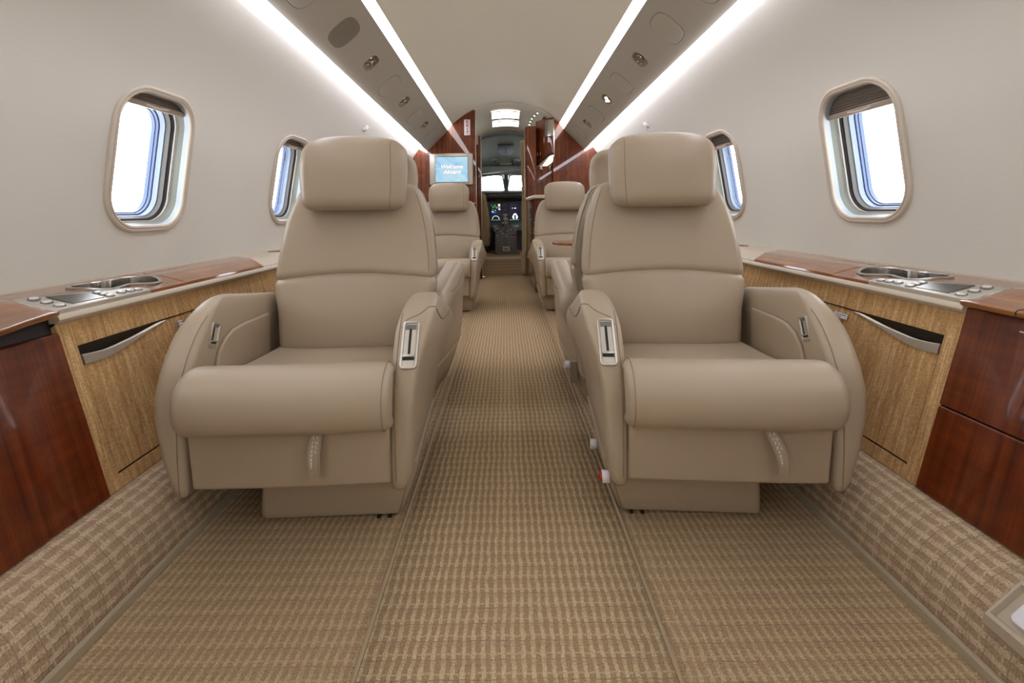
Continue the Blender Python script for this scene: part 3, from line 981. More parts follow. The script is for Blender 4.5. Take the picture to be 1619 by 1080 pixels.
# ------------------------------------------------------------------ seats
def build_seat(a, name, label, loc, strap_u, far=False):
    """a = +1 when the aisle lies towards local +x; seat faces local -y, origin on the floor at the seat front"""
    root = thing(name, label, 'seat', loc, 'cream leather cabin seats')
    L = 'leather'
    def U(V): return [Vector((a * v[0], v[1], v[2])) for v in V]
    def put(nm, VF, mat=L, par=root, **kw): return mk(nm, U(VF[0]), VF[1], mat, par, **kw)
    # ---- foot pedestal
    rings = []
    for z, y0, u0, u1, r in ((.006, .092, -.112, .198, .012), (.012, .088, -.116, .204, .016), (.06, .078, -.112, .222, .018), (.105, .070, -.106, .236, .02), (.13, .066, -.104, .240, .02)):
        w, hgt = u1 - u0, .46 - y0
        rings.append([((u0+u1)/2 + p[0], (y0+.46)/2 + p[1], z) for p in rrect(w, hgt, r, 4)])
    base = put('pedestal', loft(rings), sharp=45)
    put('stitching', tube([(.196, .0885, .012), (.206, .083, .045), (.219, .073, .09), (.226, .068, .12)], .0012, 5), 'stitching', base)
    for uu in (.15, .175): put('floor_fitting', box(uu - .004, uu + .004, .086, .12, .0, .006), 'black_plastic', base, smooth=False)
    # ---- armrests
    def arm(nm, levels, flare, drop):
        rings = []
        for z, yf, ui, uo, yb, r in levels:
            pts = rrect(1.0, 1.0, .5, 7)
            w, hgt = abs(uo - ui), yb - yf
            r = min(r, w * .49)
            ring = []
            for p in rrect(w, hgt, r, 7):
                u = (ui + uo) / 2 + p[0]; y = (yf + yb) / 2 + p[1]; zz = z
                if (u - (ui + uo) / 2) * uo > 0:
                    u += flare(y, z) * abs(u - (ui + uo) / 2) / (w / 2)
                zz -= drop * sm(.14, .50, y) * sm(.2, .5, z)
                ring.append((u, y, zz))
            rings.append(ring)
        return put(nm, loft(rings), sharp=None), rings
    PROF = [(.104, .020), (.106, .010), (.114, .003), (.13, -.001), (.20, -.008), (.27, -.009), (.32, -.004), (.36, .012), (.395, .032), (.415, .047), (.432, .061), (.450, .080), (.465, .100), (.477, .121), (.487, .143), (.4945, .166), (.499, .190), (.501, .215)]
    IN = [(.104, .020), (.106, .010), (.114, .003), (.13, 0), (.42, 0), (.432, .001), (.450, .005), (.465, .010), (.477, .016), (.487, .023), (.4945, .031), (.499, .039), (.501, .046)]
    def lev(side):
        out = []
        for z, yf in PROF:
            i = herm(IN, z) if z > .42 else next((v for zz, v in IN if abs(zz - z) < 1e-6), 0.0)
            if side > 0:
                uo = herm([(.10, .226), (.13, .234), (.25, .252), (.40, .292), (.45, .300), (.501, .303)], z)
                out.append((z, yf, .195 + i * .8, uo - i * .8, .51 - max(0, i - .01), .020 + i * .7))
            else:
                uo = -herm([(.10, .246), (.13, .258), (.22, .280), (.30, .290), (.45, .289), (.501, .284)], z)
                out.append((z, yf, -(.224 + i * .52), uo + i * .52, .51 - max(0, i - .01), .022 + i * .7))
        return out
    A, ringsA = arm('armrest', lev(1), lambda y, z: -.034 * (1 - sm(-.01, .22, y)) * sm(.18, .42, z), .085)
    B, ringsB = arm('armrest', lev(-1), lambda y, z: 0.0, .045)
    bvhA = BVHTree.FromPolygons([tuple(v.co) for v in A.data.vertices], [tuple(p.vertices) for p in A.data.polygons])
    bvhB = BVHTree.FromPolygons([tuple(v.co) for v in B.data.vertices], [tuple(p.vertices) for p in B.data.polygons])
    def proj(bvh, p, d, lift=.0004):
        p = Vector((a * p[0], p[1], p[2])); d = Vector((a * d[0], d[1], d[2])).normalized()
        h = bvh.ray_cast(p - d * .3, d)
        return (h[0] + h[1] * 0 - d * lift, h[1]) if h[0] is not None else (p, -d)
    def seam(par, bvh, pts, d, r=.0011):
        q = []
        for p in pts:
            h = proj(bvh, p, d)[0]
            if not q or (h - q[-1]).length < .030: q.append(h)
        return mk('stitching', *tube(q, r, 5), 'stitching', par)
    # stitched seams: inner front edge of both arms, pad outline on the aisle arm
    seam(A, bvhA, [(.207, 0, z) for z in [.13 + .345*i/24 for i in range(25)]], (0, 1, 0))
    seam(B, bvhB, [(-.236, 0, z) for z in [.115 + .365*i/24 for i in range(25)]], (0, 1, 0))
    ctl = [(.206, .052, .452), (.212, .062, .464), (.224, .070, .471), (.240, .078, .474), (.254, .092, .474), (.262, .112, .470), (.272, .138, .462), (.284, .165, .448), (.292, .195, .434), (.297, .23, .421), (.299, .27, .412), (.300, .31, .407), (.300, .36, .405), (.300, .41, .408)]
    cv = []
    for i in range(len(ctl) - 1):
        P = [Vector(ctl[max(0, min(len(ctl) - 1, i + k))]) for k in (-1, 0, 1, 2)]
        for k in range(5):
            t = k / 5
            cv.append(.5 * ((2*P[1]) + (-P[0]+P[2])*t + (2*P[0]-5*P[1]+4*P[2]-P[3])*t*t + (-P[0]+3*P[1]-3*P[2]+P[3])*t**3))
    q = []
    for p in cv:
        l_, n_, _, _ = bvhA.find_nearest(Vector((a * p.x, p.y, p.z)))
        q.append(l_)
    for _ in range(3): q = [q[0]] + [(q[k-1] + q[k]*2 + q[k+1]) / 4 for k in range(1, len(q)-1)] + [q[-1]]
    q = [bvhA.find_nearest(p)[0] for p in q]
    mk('stitching', *tube(q, .0013, 6), 'stitching', A)
    # raised oval pad on the inner face of the window arm
    outl = [(.115, .27), (.105, .31), (.108, .345), (.122, .378), (.148, .402), (.185, .415), (.24, .418), (.375, .414), (.38, .27)]
    dense = []
    for i in range(len(outl)):
        p, q = outl[i], outl[(i+1) % len(outl)]
        for k in range(4): dense.append((p[0] + (q[0]-p[0])*k/4, p[1] + (q[1]-p[1])*k/4))
    V, F = slab(dense, .0, .010, .006, 4)
    V = [(-.2255 + v[2] , v[0], v[1]) for v in V]
    ip = put('arm_panel', (V, F), L, B, sharp=60)
    put('stitching', tube([(-.2236, y, z) for y, z in dense[:30]], .0018, 6), 'stitching', B)
    # ---- recline / swivel controls
    def control(par, bvh, p, d, w, h, big):
        pos, nr = proj(bvh, p, d, 0)
        p2, _ = proj(bvh, (p[0], p[1], p[2] + .02), d, 0)
        p3, _ = proj(bvh, (p[0], p[1], p[2] - .02), d, 0)
        if not big:                                     # on the flat inner face, tilted like the arm front
            up = Vector((0, .36, 1)).normalized(); nr = Vector((a, 0, 0))
        else:
            up = (p2 - p3).normalized()
        ex = up.cross(nr).normalized(); m = frame(pos, ex, up)
        ow = rrect(w, h, w * .22, 5)
        bz = mk('control_bezel', *xf(m, hoop(ow, [(-.0005, -.006), (-.0005, .0022), (.0008, .0032), (w*.12, .0032), (w*.15, .0015), (w*.15, -.006)])), 'satin_silver', par, sharp=50)
        mk('control_plate', *xf(m, slab(inset(ow, w*.14), -.006, .0008)), 'panel_silver', par, smooth=False)
        mk('control_recess', *xf(m, slab([(x, y + h*.37) for x, y in rrect(w*.66, h*.11, w*.05, 3)], -.001, .0014)), 'grey_plastic', par, smooth=False)
        if big:
            mk('control_slot', *xf(m, slab([(x, y + h*.05) for x, y in rrect(w*.15, h*.58, w*.07, 4)], -.001, .0016)), 'dark_slot', par, smooth=False)
        else:
            mk('control_slot', *xf(m, slab([(x - w*.18, y + h*.05) for x, y in rrect(w*.14, h*.55, w*.06, 4)], -.001, .0016)), 'dark_slot', par, smooth=False)
        mk('control_lever', *xf(m, slab([(x, y - h*.25) for x, y in rrect(w*.70, h*.055, w*.05, 3)], .0, .0065, .001, 2)), 'satin_silver', par, sharp=40)
        mk('control_lever_shadow', *xf(m, slab([(x, y - h*.305) for x, y in rrect(w*.68, h*.055, w*.05, 3)], -.001, .0018)), 'dark_slot', par, smooth=False)  # dark strip painted below the lever as its shadow
    control(A, bvhA, (.232, 0, .406), (0, 1, 0), .036, .106, True)
    control(B, bvhB, (-.21, .112, .418), (-1, 0, 0), .034, .056, False)
    # ---- seat cushion: fat front roll, top sloping back
    cp = [(.42, .262), (.30, .262), (.18, .258), (.08, .252), (.0, .2475), (-.03, .251), (-.052, .264), (-.064, .286), (-.068, .312), (-.064, .338), (-.050, .360), (-.028, .374), (.0, .380), (.03, .373), (.07, .353), (.13, .336), (.20, .325), (.30, .318), (.42, .313)]
    den = []
    N = len(cp)
    for i in range(N):
        p0, p1, p2, p3 = cp[i-1], cp[i], cp[(i+1) % N], cp[(i+2) % N]
        straight = i in (N-1,)
        for k in range(3):
            t = k / 3
            if straight or i in (0, N-2): den.append((p1[0] + (p2[0]-p1[0])*t, p1[1] + (p2[1]-p1[1])*t)); continue
            den.append(tuple(.5*((2*p1[j]) + (-p0[j]+p2[j])*t + (2*p0[j]-5*p1[j]+4*p2[j]-p3[j])*t*t + (-p0[j]+3*p1[j]-3*p2[j]+p3[j])*t**3) for j in (0, 1)))
    uL, uR, R = -.224, .206, .030
    rings = []
    stations = [(uL + R*(1 - math.cos(t*PI/2/6)), R*(1 - math.sin(t*PI/2/6))) for t in range(7)]
    stations += [(uL + R + (uR - uL - 1.5*R) * i / 14, 0.0) for i in range(1, 14)]
    stations += [(uR - .5*R*(1 - math.sin(t*PI/2/5)), .5*R*(1 - math.cos(t*PI/2/5))) for t in range(6)]
    for u, ins in stations:
        k = 1 - ((u - (uL+uR)/2) / ((uR-uL)/2)) ** 2
        ring = []
        for y, z in inset(den, ins):
            f = (1 - sm(-.02, .06, y))
            uu = u
            if y > .0: uu = max(-.222, min(.193, u * (1 - .06 * sm(0, .05, y)) - .004 * sm(0, .05, y)))
            ring.append((uu, y - .010 * k * f, z + .003 * k * sm(.25, .34, z) * sm(.0, .1, y)))
        rings.append(ring)
    cu = put('seat_cushion', loft(rings), sharp=None)
    sp = [(uR - .014, y - .0006 if y < .05 else y, z) for y, z in inset(den, -.0003)]
    sp = [p for p in sp if p[1] < .03]
    sp = sp
    put('stitching', tube([(p[0], p[1], p[2]) for p in sp], .0011, 5), 'stitching', cu)
    # ---- front panel under the cushion
    fp = put('front_panel', rbox((-.010, .03, .186), (.206, .036, .066), .008, 8, lambda p: Vector((p.x, p.y + .010 * (p.z < 0) * (-p.z / .066) ** 2 * -0 + .010 * (-p.z) / .066 + .004 * (p.x/.2)**2, p.z))), sharp=None)
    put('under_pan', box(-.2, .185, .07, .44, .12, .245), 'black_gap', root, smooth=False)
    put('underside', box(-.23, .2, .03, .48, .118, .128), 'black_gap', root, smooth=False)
    # life-vest strap
    rings = []
    for i in range(13):
        t = i / 12
        z = .252 - .098 * t
        y = -.016 - .014 * math.sin(t * PI * .9) - .002
        lean = strap_u[1] * ((1 - t) ** 2)
        w = .0125
        u = strap_u[0] + lean
        rings.append([(u - w, y, z), (u + w, y, z), (u + w, y + .0022, z), (u - w, y + .0022, z)])
    stp = put('vest_strap', loft(rings), 'leather_far', root, sharp=50)
    for e in (-1, 1):
        put('stitching', tube([((r[0][0] + r[1][0]) / 2 + e * .0102, r[0][1] - .0001, r[0][2]) for r in rings], .0005, 4), 'stitching', stp)
    if not far:
        for word, du in (('PULL', .0038), ('LIFEVEST', -.0036)):
            for k, ch in enumerate(word):
                t = .15 + k * .082
                z = .252 - .098 * t
                u = strap_u[0] + strap_u[1] * ((1 - t) ** 2)
                y = -.016 - .014 * math.sin(t * PI * .9) - .0026
                m = Matrix.Translation(Vector((a * u + du, y, z))) @ Matrix.Rotation(PI/2, 4, 'X')
                text('lettering', ch, .0078, 'thread_white', m, stp, depth=.0003, bold=.0001)
    # ---- backrest
    def ywarp(z): return .352 + .115 * sm(.25, .85, z)
    def width(z): return herm([(.28, .206), (.40, .219), (.50, .238), (.60, .233), (.70, .214), (.78, .186), (.82, .17)], z)
    du = .012
    def back(c0, hw0, z0, z1, th, arc, bul):
        zc, zh = (z0 + z1) / 2, (z1 - z0) / 2
        def fn(p):
            z = zc + p.z
            k = p.x / hw0
            f = width(z) / hw0
            front = sm(.0, 1.0, -p.y / th) if p.y < 0 else 0
            y = ywarp(z) + .05 + p.y - bul * front * (1 - k*k) * max(0.0, 1 - (p.z/zh)**2) ** .6 + .024 * (k**4) * (1 if p.y < 0 else 0)
            near = arc[1]
            dz = -.022 * k * k * (sm(zh * -.2, zh, p.z) if near == 'top' else sm(zh * .2, -zh, p.z) if False else (1 - sm(-zh, zh * .2, p.z)))
            if near == 'bottom' : dz += -.020 * max(0, abs(k) - .55) ** 2 * sm(0, zh, p.z) * 8 * .5
            return Vector((p.x * f + du, y, p.z + dz + zc))
        return rbox((0, 0, 0), (hw0, th, zh), .028, 12, fn)
    up = put('back_cushion', back(0, .235, .512, .79, .054, (0, 'bottom'), .010), sharp=None)
    lu = put('lumbar_cushion', back(0, .225, .298, .528, .052, (0, 'top'), .016), sharp=None)
    # gusset seam along the aisle edge of the back
    for e in (1,):
        pts = []
        for i in range(15):
            z = .52 + .245 * i / 14
            pts.append((du + e * (width(z) - .021), ywarp(z) + .0035 + .013, z))
        bv = BVHTree.FromPolygons([tuple(v.co) for v in up.data.vertices], [tuple(p.vertices) for p in up.data.polygons])
        q = []
        for p in pts:
            h = bv.ray_cast(Vector((a * p[0], -.3, p[2])), Vector((0, 1, 0)))
            if h[0] is not None: q.append(h[0] - Vector((0, .0003, 0)))
        if len(q) > 2: mk('stitching', *tube(q, .0011, 5), 'stitching', up)
    def shell(p):
        z = .46 + p.z
        f = (width(z) - .006) / .22
        return Vector((p.x * f + du, ywarp(z) + .098 + p.y + .012 * (p.x/.22)**2 * (-1 if p.y > 0 else 0), z))
    put('back_shell', rbox((0, 0, 0), (.22, .030, .315), .028, 10, shell), 'leather_shell', root, sharp=None)
    # ---- headrest
    def hd(p):
        k = p.z / .109
        w = 1 - .045 * max(0, -k) - .05 * max(0, k) ** 3
        rr = 1 - .0 * k
        x = p.x * w
        y = p.y - (.010 * (1 - (p.x/.14)**2) * (1 - k*k) if p.y < 0 else 0) + .030 * max(0.0, k) ** 2 + .014 * (p.x / .14) ** 4
        z = p.z - .016 * (abs(p.x) / .14) ** 3 * max(0, k)
        return Vector((x, y, z))
    hc = Vector((.016, .398, .812))
    hr = put('headrest', rbox(hc, (.153, .050, .109), .036, 10, hd), sharp=None)
    bv = BVHTree.FromPolygons([tuple(v.co) for v in hr.data.vertices], [tuple(p.vertices) for p in hr.data.polygons])
    q = []
    for i in range(25):
        z = hc.z + .100 - .205 * i / 24
        u = hc.x + .118 - .006 * ((z - hc.z) / .1) ** 2
        h = bv.ray_cast(Vector((a * u, -.3, z)), Vector((0, 1, 0)))
        if h[0] is not None: q.append(h[0] - Vector((0, .0004, 0)))
    if len(q) > 2: mk('stitching', *tube(q, .0009, 5), 'stitching', hr)
    put('headrest_mount', box(-.05, .09, .43, .47, .70, .80), 'leather_shell', root, smooth=False)
    return root
SX = .455
near_l = build_seat(1, 'cabin_seat', 'near left cream leather armchair facing the viewer with both cushions in full view', (-.451, 1.0, 0), (.046, .006))
near_l.rotation_euler = (0, 0, .042)
near_r = build_seat(-1, 'cabin_seat', 'near right cream leather armchair facing the viewer, red knob at its pedestal', (.440, 1.0, 0), (-.108, .030))
near_r.rotation_euler = (0, 0, -.07)
def copy_tree(o, keep=None):
    r = o.copy(); COL.objects.link(r)
    for ch in o.children:
        if keep and not keep(ch): continue
        c = ch.copy(); COL.objects.link(c); c.parent = r
        for g in ch.children:
            if keep and not keep(g): continue
            d = g.copy(); COL.objects.link(d); d.parent = c
    return r
nolet = lambda o: not o.name.startswith('lettering')
far_l = copy_tree(near_l, nolet); far_l.location = (-SX - .005, 3.27, 0); far_l.rotation_euler = (0, 0, 0)
far_l['label'] = 'far left cream leather armchair facing aft below the wall monitor'
far_r = copy_tree(near_r, nolet); far_r.location = (SX + .005, 3.27, 0); far_r.rotation_euler = (0, 0, 0)
far_r['label'] = 'far right cream leather armchair facing aft in front of the galley counter'
mid_l = copy_tree(near_r, nolet); mid_l.location = (-.45, 2.19, 0); mid_l.rotation_euler = (0, 0, PI - .12)
mid_l['label'] = 'forward-facing cream armchair directly behind the near left seat, mostly hidden'
mid_r = copy_tree(near_l, nolet); mid_r.location = (SX, 2.19, 0); mid_r.rotation_euler = (0, 0, PI + .04)
mid_r['label'] = 'forward-facing cream armchair directly behind the near right seat, its dark back side showing'
# swivel knobs and tag that only some seats show
def knob(root, loc, mats, nm='knob'):
    x = -1
    m = frame(loc, (0, 1, 0), (0, 0, 1))         # z axis -> +x
    m = m @ Matrix.Rotation(PI, 4, 'Y')
    V, F = xf(m, lathe([(.0, 0), (.0125, 0), (.0135, .002), (.0135, .014), (.0115, .0165), (.0, .017)], 20))
    o = mk(nm, V, F, mats[0], root)
    if mats[1]:
        V, F = xf(m, lathe([(0, .0165), (.0108, .0165), (.0100, .0205), (.006, .0225), (0, .023)], 20))
        c = mk('knob_cap', V, F, mats[1], o)
        c['label'] = 'red cap'
knob(near_r, (-.228, .060, .098), ('white_plastic', 'red_plastic'))
knob(near_r, (-.226, .33, .040), ('white_plastic', None))
V, F = box(-.078, -.060, .0625, .068, .096, .1125)
t = mk('red_tag', V, F, 'red_plastic', near_l, smooth=False); t['label'] = 'small red tag under the front panel'
brk = mk('knob_bracket', *box(.238, .262, .455, .485, .085, .16), 'leather_shell', mid_r, smooth=False)
mt = frame((.262, .47, .147), (0, 1, 0), (0, 0, 1))
mk('knob', *xf(mt, lathe([(.0, 0), (.0125, 0), (.0135, .002), (.0135, .014), (.0115, .0165), (.0, .017)], 20)), 'white_plastic', mid_r)
V, F = xf(frame((.262, .35, .06), (0, -1, 0), (0, 0, 1)), lathe([(0, 0), (.012, 0), (.013, .003), (.013, .018), (.010, .021), (0, .0215)], 18))

# ------------------------------------------------------------------ overhead service items
def val_frame(s, Y, v):
    a, b = Vector(val_lo(Y)), Vector(val_hi(Y))
    p = a + (b - a) * v
    up = Vector((s * (b.x - a.x), 0, b.y - a.y)).normalized()
    ya = Vector((s * (val_lo(Y+.1)[0] - val_lo(Y-.1)[0]), .2, val_lo(Y+.1)[1] - val_lo(Y-.1)[1])).normalized()
    ex = ya if s > 0 else -ya
    m = frame((s * p.x, Y, p.y), ex, up)
    if m.col[2].xyz.dot(Vector((-s, 0, -1))) < 0:
        m = frame((s * p.x, Y, p.y), -ex, up)
    return m
def cover(s, Y, mat, label, name='valance_cover', w=.170, h=.150):
    m = val_frame(s, Y, .475)
    c = m.translation.copy()
    root = thing(name, label, 'cover', c, 'oval covers in the overhead panels')
    m = Matrix.Translation(-c) @ m
    pts = superell(w, h, 3.0, 48)
    mk('lid', *xf(m, slab(pts, -.004, .0030, .0020, 3)), mat, root, sharp=50)
    mk('groove', *xf(m, hoop(superell(w + .005, h + .005, 3.0, 48), [(-.0014, -.002), (-.0014, .0008), (.0026, .0008), (.0026, -.002)])), 'grey_plastic' if mat != 'speaker_cloth' else 'beige_trim', root, smooth=False)
def lamp(s, Y, label, lit=False):
    m = val_frame(s, Y, .485)
    c = m.translation.copy()
    root = thing('reading_lamp', label, 'lamp', c, 'twin reading lamps in the overhead panels')
    m = Matrix.Translation(-c) @ m
    def ring(w, h, d):
        return [m @ Vector((super_r(2*PI*k/48, w, h) * math.cos(2*PI*k/48), super_r(2*PI*k/48, w, h) * math.sin(2*PI*k/48), d)) for k in range(48)]
    mk('bezel', *loft([ring(.126, .100, -.0005), ring(.125, .099, .0016), ring(.120, .094, .0018), ring(.117, .091, -.001), ring(.116, .090, -.004)], cap=(False, False)), 'beige_trim', root, sharp=60)
    mk('cup', *loft([ring(.1185, .0925, -.0005), ring(.114, .088, -.010), ring(.104, .080, -.021), ring(.084, .064, -.029), ring(.04, .03, -.032)], cap=(False, True)), 'lamp_cup', root, sharp=60)
    for k, (dx, dy, tilt) in enumerate(((-.018, .012, .55), (.016, -.002, -.25))):
        mm = m @ Matrix.Translation(Vector((dx, dy, -.030))) @ Matrix.Rotation(tilt, 4, 'X') @ Matrix.Rotation(.30 * s, 4, 'Y')
        sp = mk('spotlight', *xf(mm, lathe([(0, .0), (.019, .0), (.021, .010), (.0165, .016), (.0135, .020), (.0135, .026), (.0165, .030), (.0165, .040), (.0145, .042), (.0130, .037), (0, .037)], 22)), 'chrome', root, sharp=40)
        mk('lens', *xf(mm, lathe([(0, .0372), (.0122, .0372), (.0110, .0388), (0, .0392)], 16)), 'lamp_glow' if lit else 'grey_plastic', sp)
for side, s in (('left', -1), ('right', 1)):
    cover(s, 1.66, 'valance_vinyl', 'oval cover at the top edge of the photo in the %s overhead panel' % side)
    cover(s, 2.055, 'speaker_cloth' if s < 0 else 'valance_vinyl', 'dark cloth oval speaker cover in the left overhead panel' if s < 0 else 'large plain oval cover just aft of the nearest right reading lamp')
    for i, Y in enumerate((2.865, 3.67, 4.455)):
        cover(s, Y, 'valance_vinyl', 'plain oval cover in the %s overhead panel, %s' % (side, ['just forward of the nearest lamp', 'between the middle and farthest lamps', 'beside the bulkhead'][i]))
    for i, Y in enumerate((2.46, 3.26, 4.055)):
        lb = 'chrome twin reading lamp in the %s overhead panel, %s of three' % (side, ['nearest', 'middle', 'farthest'][i])
        if s > 0 and i == 1: lb = 'lit chrome twin reading lamp in the right overhead panel, middle of three'
        lamp(s, LAMP_Y[i], lb, lit=(s > 0 and i == 1))
    # small illuminated placard high on the wall
    Yp = 3.28
    z = 1.275
    x = wall_x(Yp, z)
    sl = (wall_x(Yp, z + .01) - wall_x(Yp, z - .01)) / .02
    m = frame((s * x, Yp, z), (0, -s * 1.0, 0) if s < 0 else (0, -1, 0), (s * sl, 0, 1))
    if m.col[2].xyz.dot(Vector((-s, 0, 0))) < 0: m = frame((s * x, Yp, z), -m.col[0].xyz, m.col[1].xyz)
    root = thing('indicator_sign', 'tiny white indicator sign with orange glow high on the %s wall' % side, 'sign', (s * x, Yp, z), 'wall indicator signs')
    m.translation = Vector((0, 0, 0))
    mk('plate', *xf(m, slab(rrect(.058, .040, .006, 4), -.002, .004, .001, 2)), 'white_plastic', root, sharp=50)
    mk('symbol', *xf(m, slab([(p[0] + .008 * (1 if s < 0 else -1), p[1] + .006) for p in superell(.016, .012, 2, 16)], .0038, .0046)), 'indicator_glow', root, smooth=False)

# ------------------------------------------------------------------ forward bulkheads
bl = bulkhead('wall_front_left', Y1, .035, 'mahogany_bulkhead', xmax=-.306)
struct(bl, 'polished mahogany bulkhead left of the cockpit passage', 'wall')
br = bulkhead('wall_front_right', Y1, .035, 'mahogany_bulkhead', xmin=.475)
struct(br, 'polished mahogany bulkhead right of the cockpit passage', 'wall')
NTRIM += 1
struct(G().add(*box(-.3065, -.302, Y1 - .004, Y1 + .038, .0, 1.738)).build('trim_%d' % NTRIM, 'satin_silver', smooth=False), 'thin bright metal edge of the left bulkhead', 'trim')
# arched trim where the cabin ceiling ends
NTRIM += 1
x, z = ceil_st(Y1)
arcp = [p for p in arc_pts(x, z, crown(Y1), 40) if -.32 < p[0] < .49]
struct(mk('trim_%d' % NTRIM, *tube([(a, Y1 - .002, b - .004) for a, b in arcp], .008, 8), 'ceiling_vinyl'), 'arched beige bead across the end of the cabin ceiling', 'trim')

# monitor on the left bulkhead
mon = thing('mounted_monitor', 'silver framed monitor showing a blue sky welcome screen on the left bulkhead', 'monitor', (-.550, Y1, 1.127))
mk('bezel', *xf(frame((0, -.001, 0), (1, 0, 0), (0, 0, 1)), slab(rrect(.432, .314, .012, 4), .0, .040, .005, 3)), 'panel_silver', mon, sharp=45)
scr = mk('screen', *box(-.158, .165, -.0432, -.040, -.128, .122), 'screen_sky', mon, smooth=False)
mk('screen_edge', *xf(frame((.0035, -.0415, -.003), (1, 0, 0), (0, 0, 1)), hoop([(-.1645, -.128), (.1645, -.128), (.1645, .128), (-.1645, .128)], [(-.002, 0), (-.002, .002), (.003, .002), (.003, 0)])), 'dark_grey', mon, smooth=False)
for body, zz, xx in (('Welcome', .022, .0), ('Aboard', -.030, .004)):
    text('lettering', body, .056, 'text_pink', frame((xx - .0025, -.0436, zz - .0025), (1, 0, 0), (0, 0, 1)), scr, shear=.35, depth=.0002, bold=.0012)
    text('lettering', body, .056, 'text_white_glow', frame((xx, -.0440, zz), (1, 0, 0), (0, 0, 1)), scr, shear=.35, depth=.0002, bold=.0006)
g = G()
for k in range(6): g.add(*box(-.19 + .007*k, -.185 + .007*k, -.0425, -.041, -.147, -.1435))
g.build('maker_mark', 'text_grey', mon, smooth=False)
# exit sign
ex = thing('exit_sign', 'white vertical exit sign with red letters on the left bulkhead', 'sign', (-.387, Y1, 1.548))
mk('plate', *xf(frame((0, .0, 0), (1, 0, 0), (0, 0, 1)), slab(rrect(.060, .158, .004, 3), .0, .014, .002, 2)), 'sign_white', ex, sharp=45)
for k, ch in enumerate('EXIT'):
    text('lettering', ch, .040, 'exit_red', frame((0, -.0145, .055 - .0365 * k), (1, 0, 0), (0, 0, 1)), ex, depth=.0004, bold=.0014)
# slot handle low on the bulkhead
tag(mk('bulkhead_latch', *box(-.385, -.31, Y1 - .004, Y1 + .002, .782, .790), 'satin_silver', smooth=False), 'slim bright latch strip on the left bulkhead beside the passage', 'latch')

# folded passage door behind the left bulkhead
fd = thing('passage_door', 'narrow folded mahogany passage door at the left of the cockpit opening', 'door', (-.27, 5.05, 0))
mk('leaf', *box(-.065, .006, -.03, .03, .002, 1.49), 'mahogany_bulkhead', fd, smooth=False)
mk('edge_strip', *box(.006, .010, -.028, .028, .002, 1.49), 'satin_silver', fd, smooth=False)
mk('hinge_box', *box(-.050, -.018, -.045, -.03, 1.40, 1.488), 'counter_cream', fd, smooth=False)
for z in (.02, .06): mk('floor_pin', *xf(frame((-.02, -.03, z), (1, 0, 0), (0, 0, 1)), lathe([(0, 0), (.008, 0), (.008, .012), (0, .013)], 12)), 'white_plastic', fd)

# ------------------------------------------------------------------ galley on the right
gal = thing('galley_cabinet', 'mahogany galley cabinet with cream counter at the right of the cockpit passage', 'cabinet', (.40, 4.45, 0))
go = Vector(gal.location)
def gl(VF): return [Vector(v) - go for v in VF[0]], VF[1]
low = [(.215, 4.84), (.235, 4.10), (.26, 4.05), (.70, 4.05), (.70, 4.84)]
mk('body', *gl(slab(low, .008, .80)), 'mahogany_bulkhead', gal, smooth=False)
ct = [(.196, 4.848), (.200, 4.60), (.218, 4.09), (.24, 4.035), (.27, 4.02), (.72, 4.02), (.72, 4.848)]
mk('counter', *gl(slab(ct, .80, .832, .010, 4)), 'counter_cream', gal, sharp=45)
for k, z in enumerate((.735, .66, .57, .44, .30)):
    def gx(y): return .215 + (4.84 - y) / .74 * .02
    d = mk('drawer', *gl(loft([[(gx(y) - .003, y, zz) for y, zz in ((4.80, z - .03), (4.42, z - .03), (4.42, z + .035), (4.80, z + .035))], [(gx(y) + .01, y, zz) for y, zz in ((4.80, z - .03), (4.42, z - .03), (4.42, z + .035), (4.80, z + .035))]])), 'mahogany', gal, smooth=False)
    for yy in (4.72, 4.50):
        mk('drawer_latch', *gl(xf(frame((gx(yy) - .003, yy, z), (0, 0, 1), (0, -1, 0)), slab(rrect(.036, .02, .008, 4), -.001, .008, .002, 2))), 'chrome', d, sharp=50)
gc = thing('galley_column', 'narrow mahogany column beside the passage above the galley counter', 'column', (.25, 4.90, .833))
go2 = Vector(gc.location)
pts = [(.192, 4.94), (.197, 4.90), (.215, 4.878), (.25, 4.868), (.305, 4.864), (.305, 4.94)]
mk('post', *[[Vector(v) - go2 for v in slab(pts, .833, 1.556)[0]], slab(pts, .833, 1.556)[1]], 'mahogany_bulkhead', gc, sharp=30)
mk('edge_strip', *[[Vector(v) - go2 for v in box(.188, .192, 4.925, 4.94, .833, 1.556)[0]], box(0,1,0,1,0,1)[1]], 'satin_silver', gc, smooth=False)
NTRIM += 1
struct(mk('trim_%d' % NTRIM, *loft([[(x, y, z) for x, z in ((.19, .833), (.53, .833), (.53, 1.74), (.45, 1.72), (.40, 1.68), (.36, 1.62), (.335, 1.556), (.19, 1.556))] for y in (4.95, 4.965)]), 'mahogany_bulkhead', smooth=False), 'mahogany back wall of the galley niche', 'wall')
uc = thing('galley_wall_cupboard', 'bow-fronted mahogany cupboard with mirrored edge above the galley counter', 'cupboard', (.40, 4.9, 1.2))
u0 = Vector(uc.location)
def bow(n=12):
    p = []
    for i in range(n + 1):
        t = i / n
        p.append((.310 + .165 * t, 4.945 - .20 * math.sin(t * PI / 2) ** 1.2))
    return p + [(.475, 4.949), (.310, 4.949)]
def ul(VF): return [Vector(v) - u0 for v in VF[0]], VF[1]
bp = bow()
def zb(y): return 1.265 - (y - 4.745) / .20 * .105
mk('body', *ul(loft([[(x, y, zb(y)) for x, y in bp], [(x, y, 1.62) for x, y in bp]])), 'mahogany_bulkhead', uc, sharp=30)
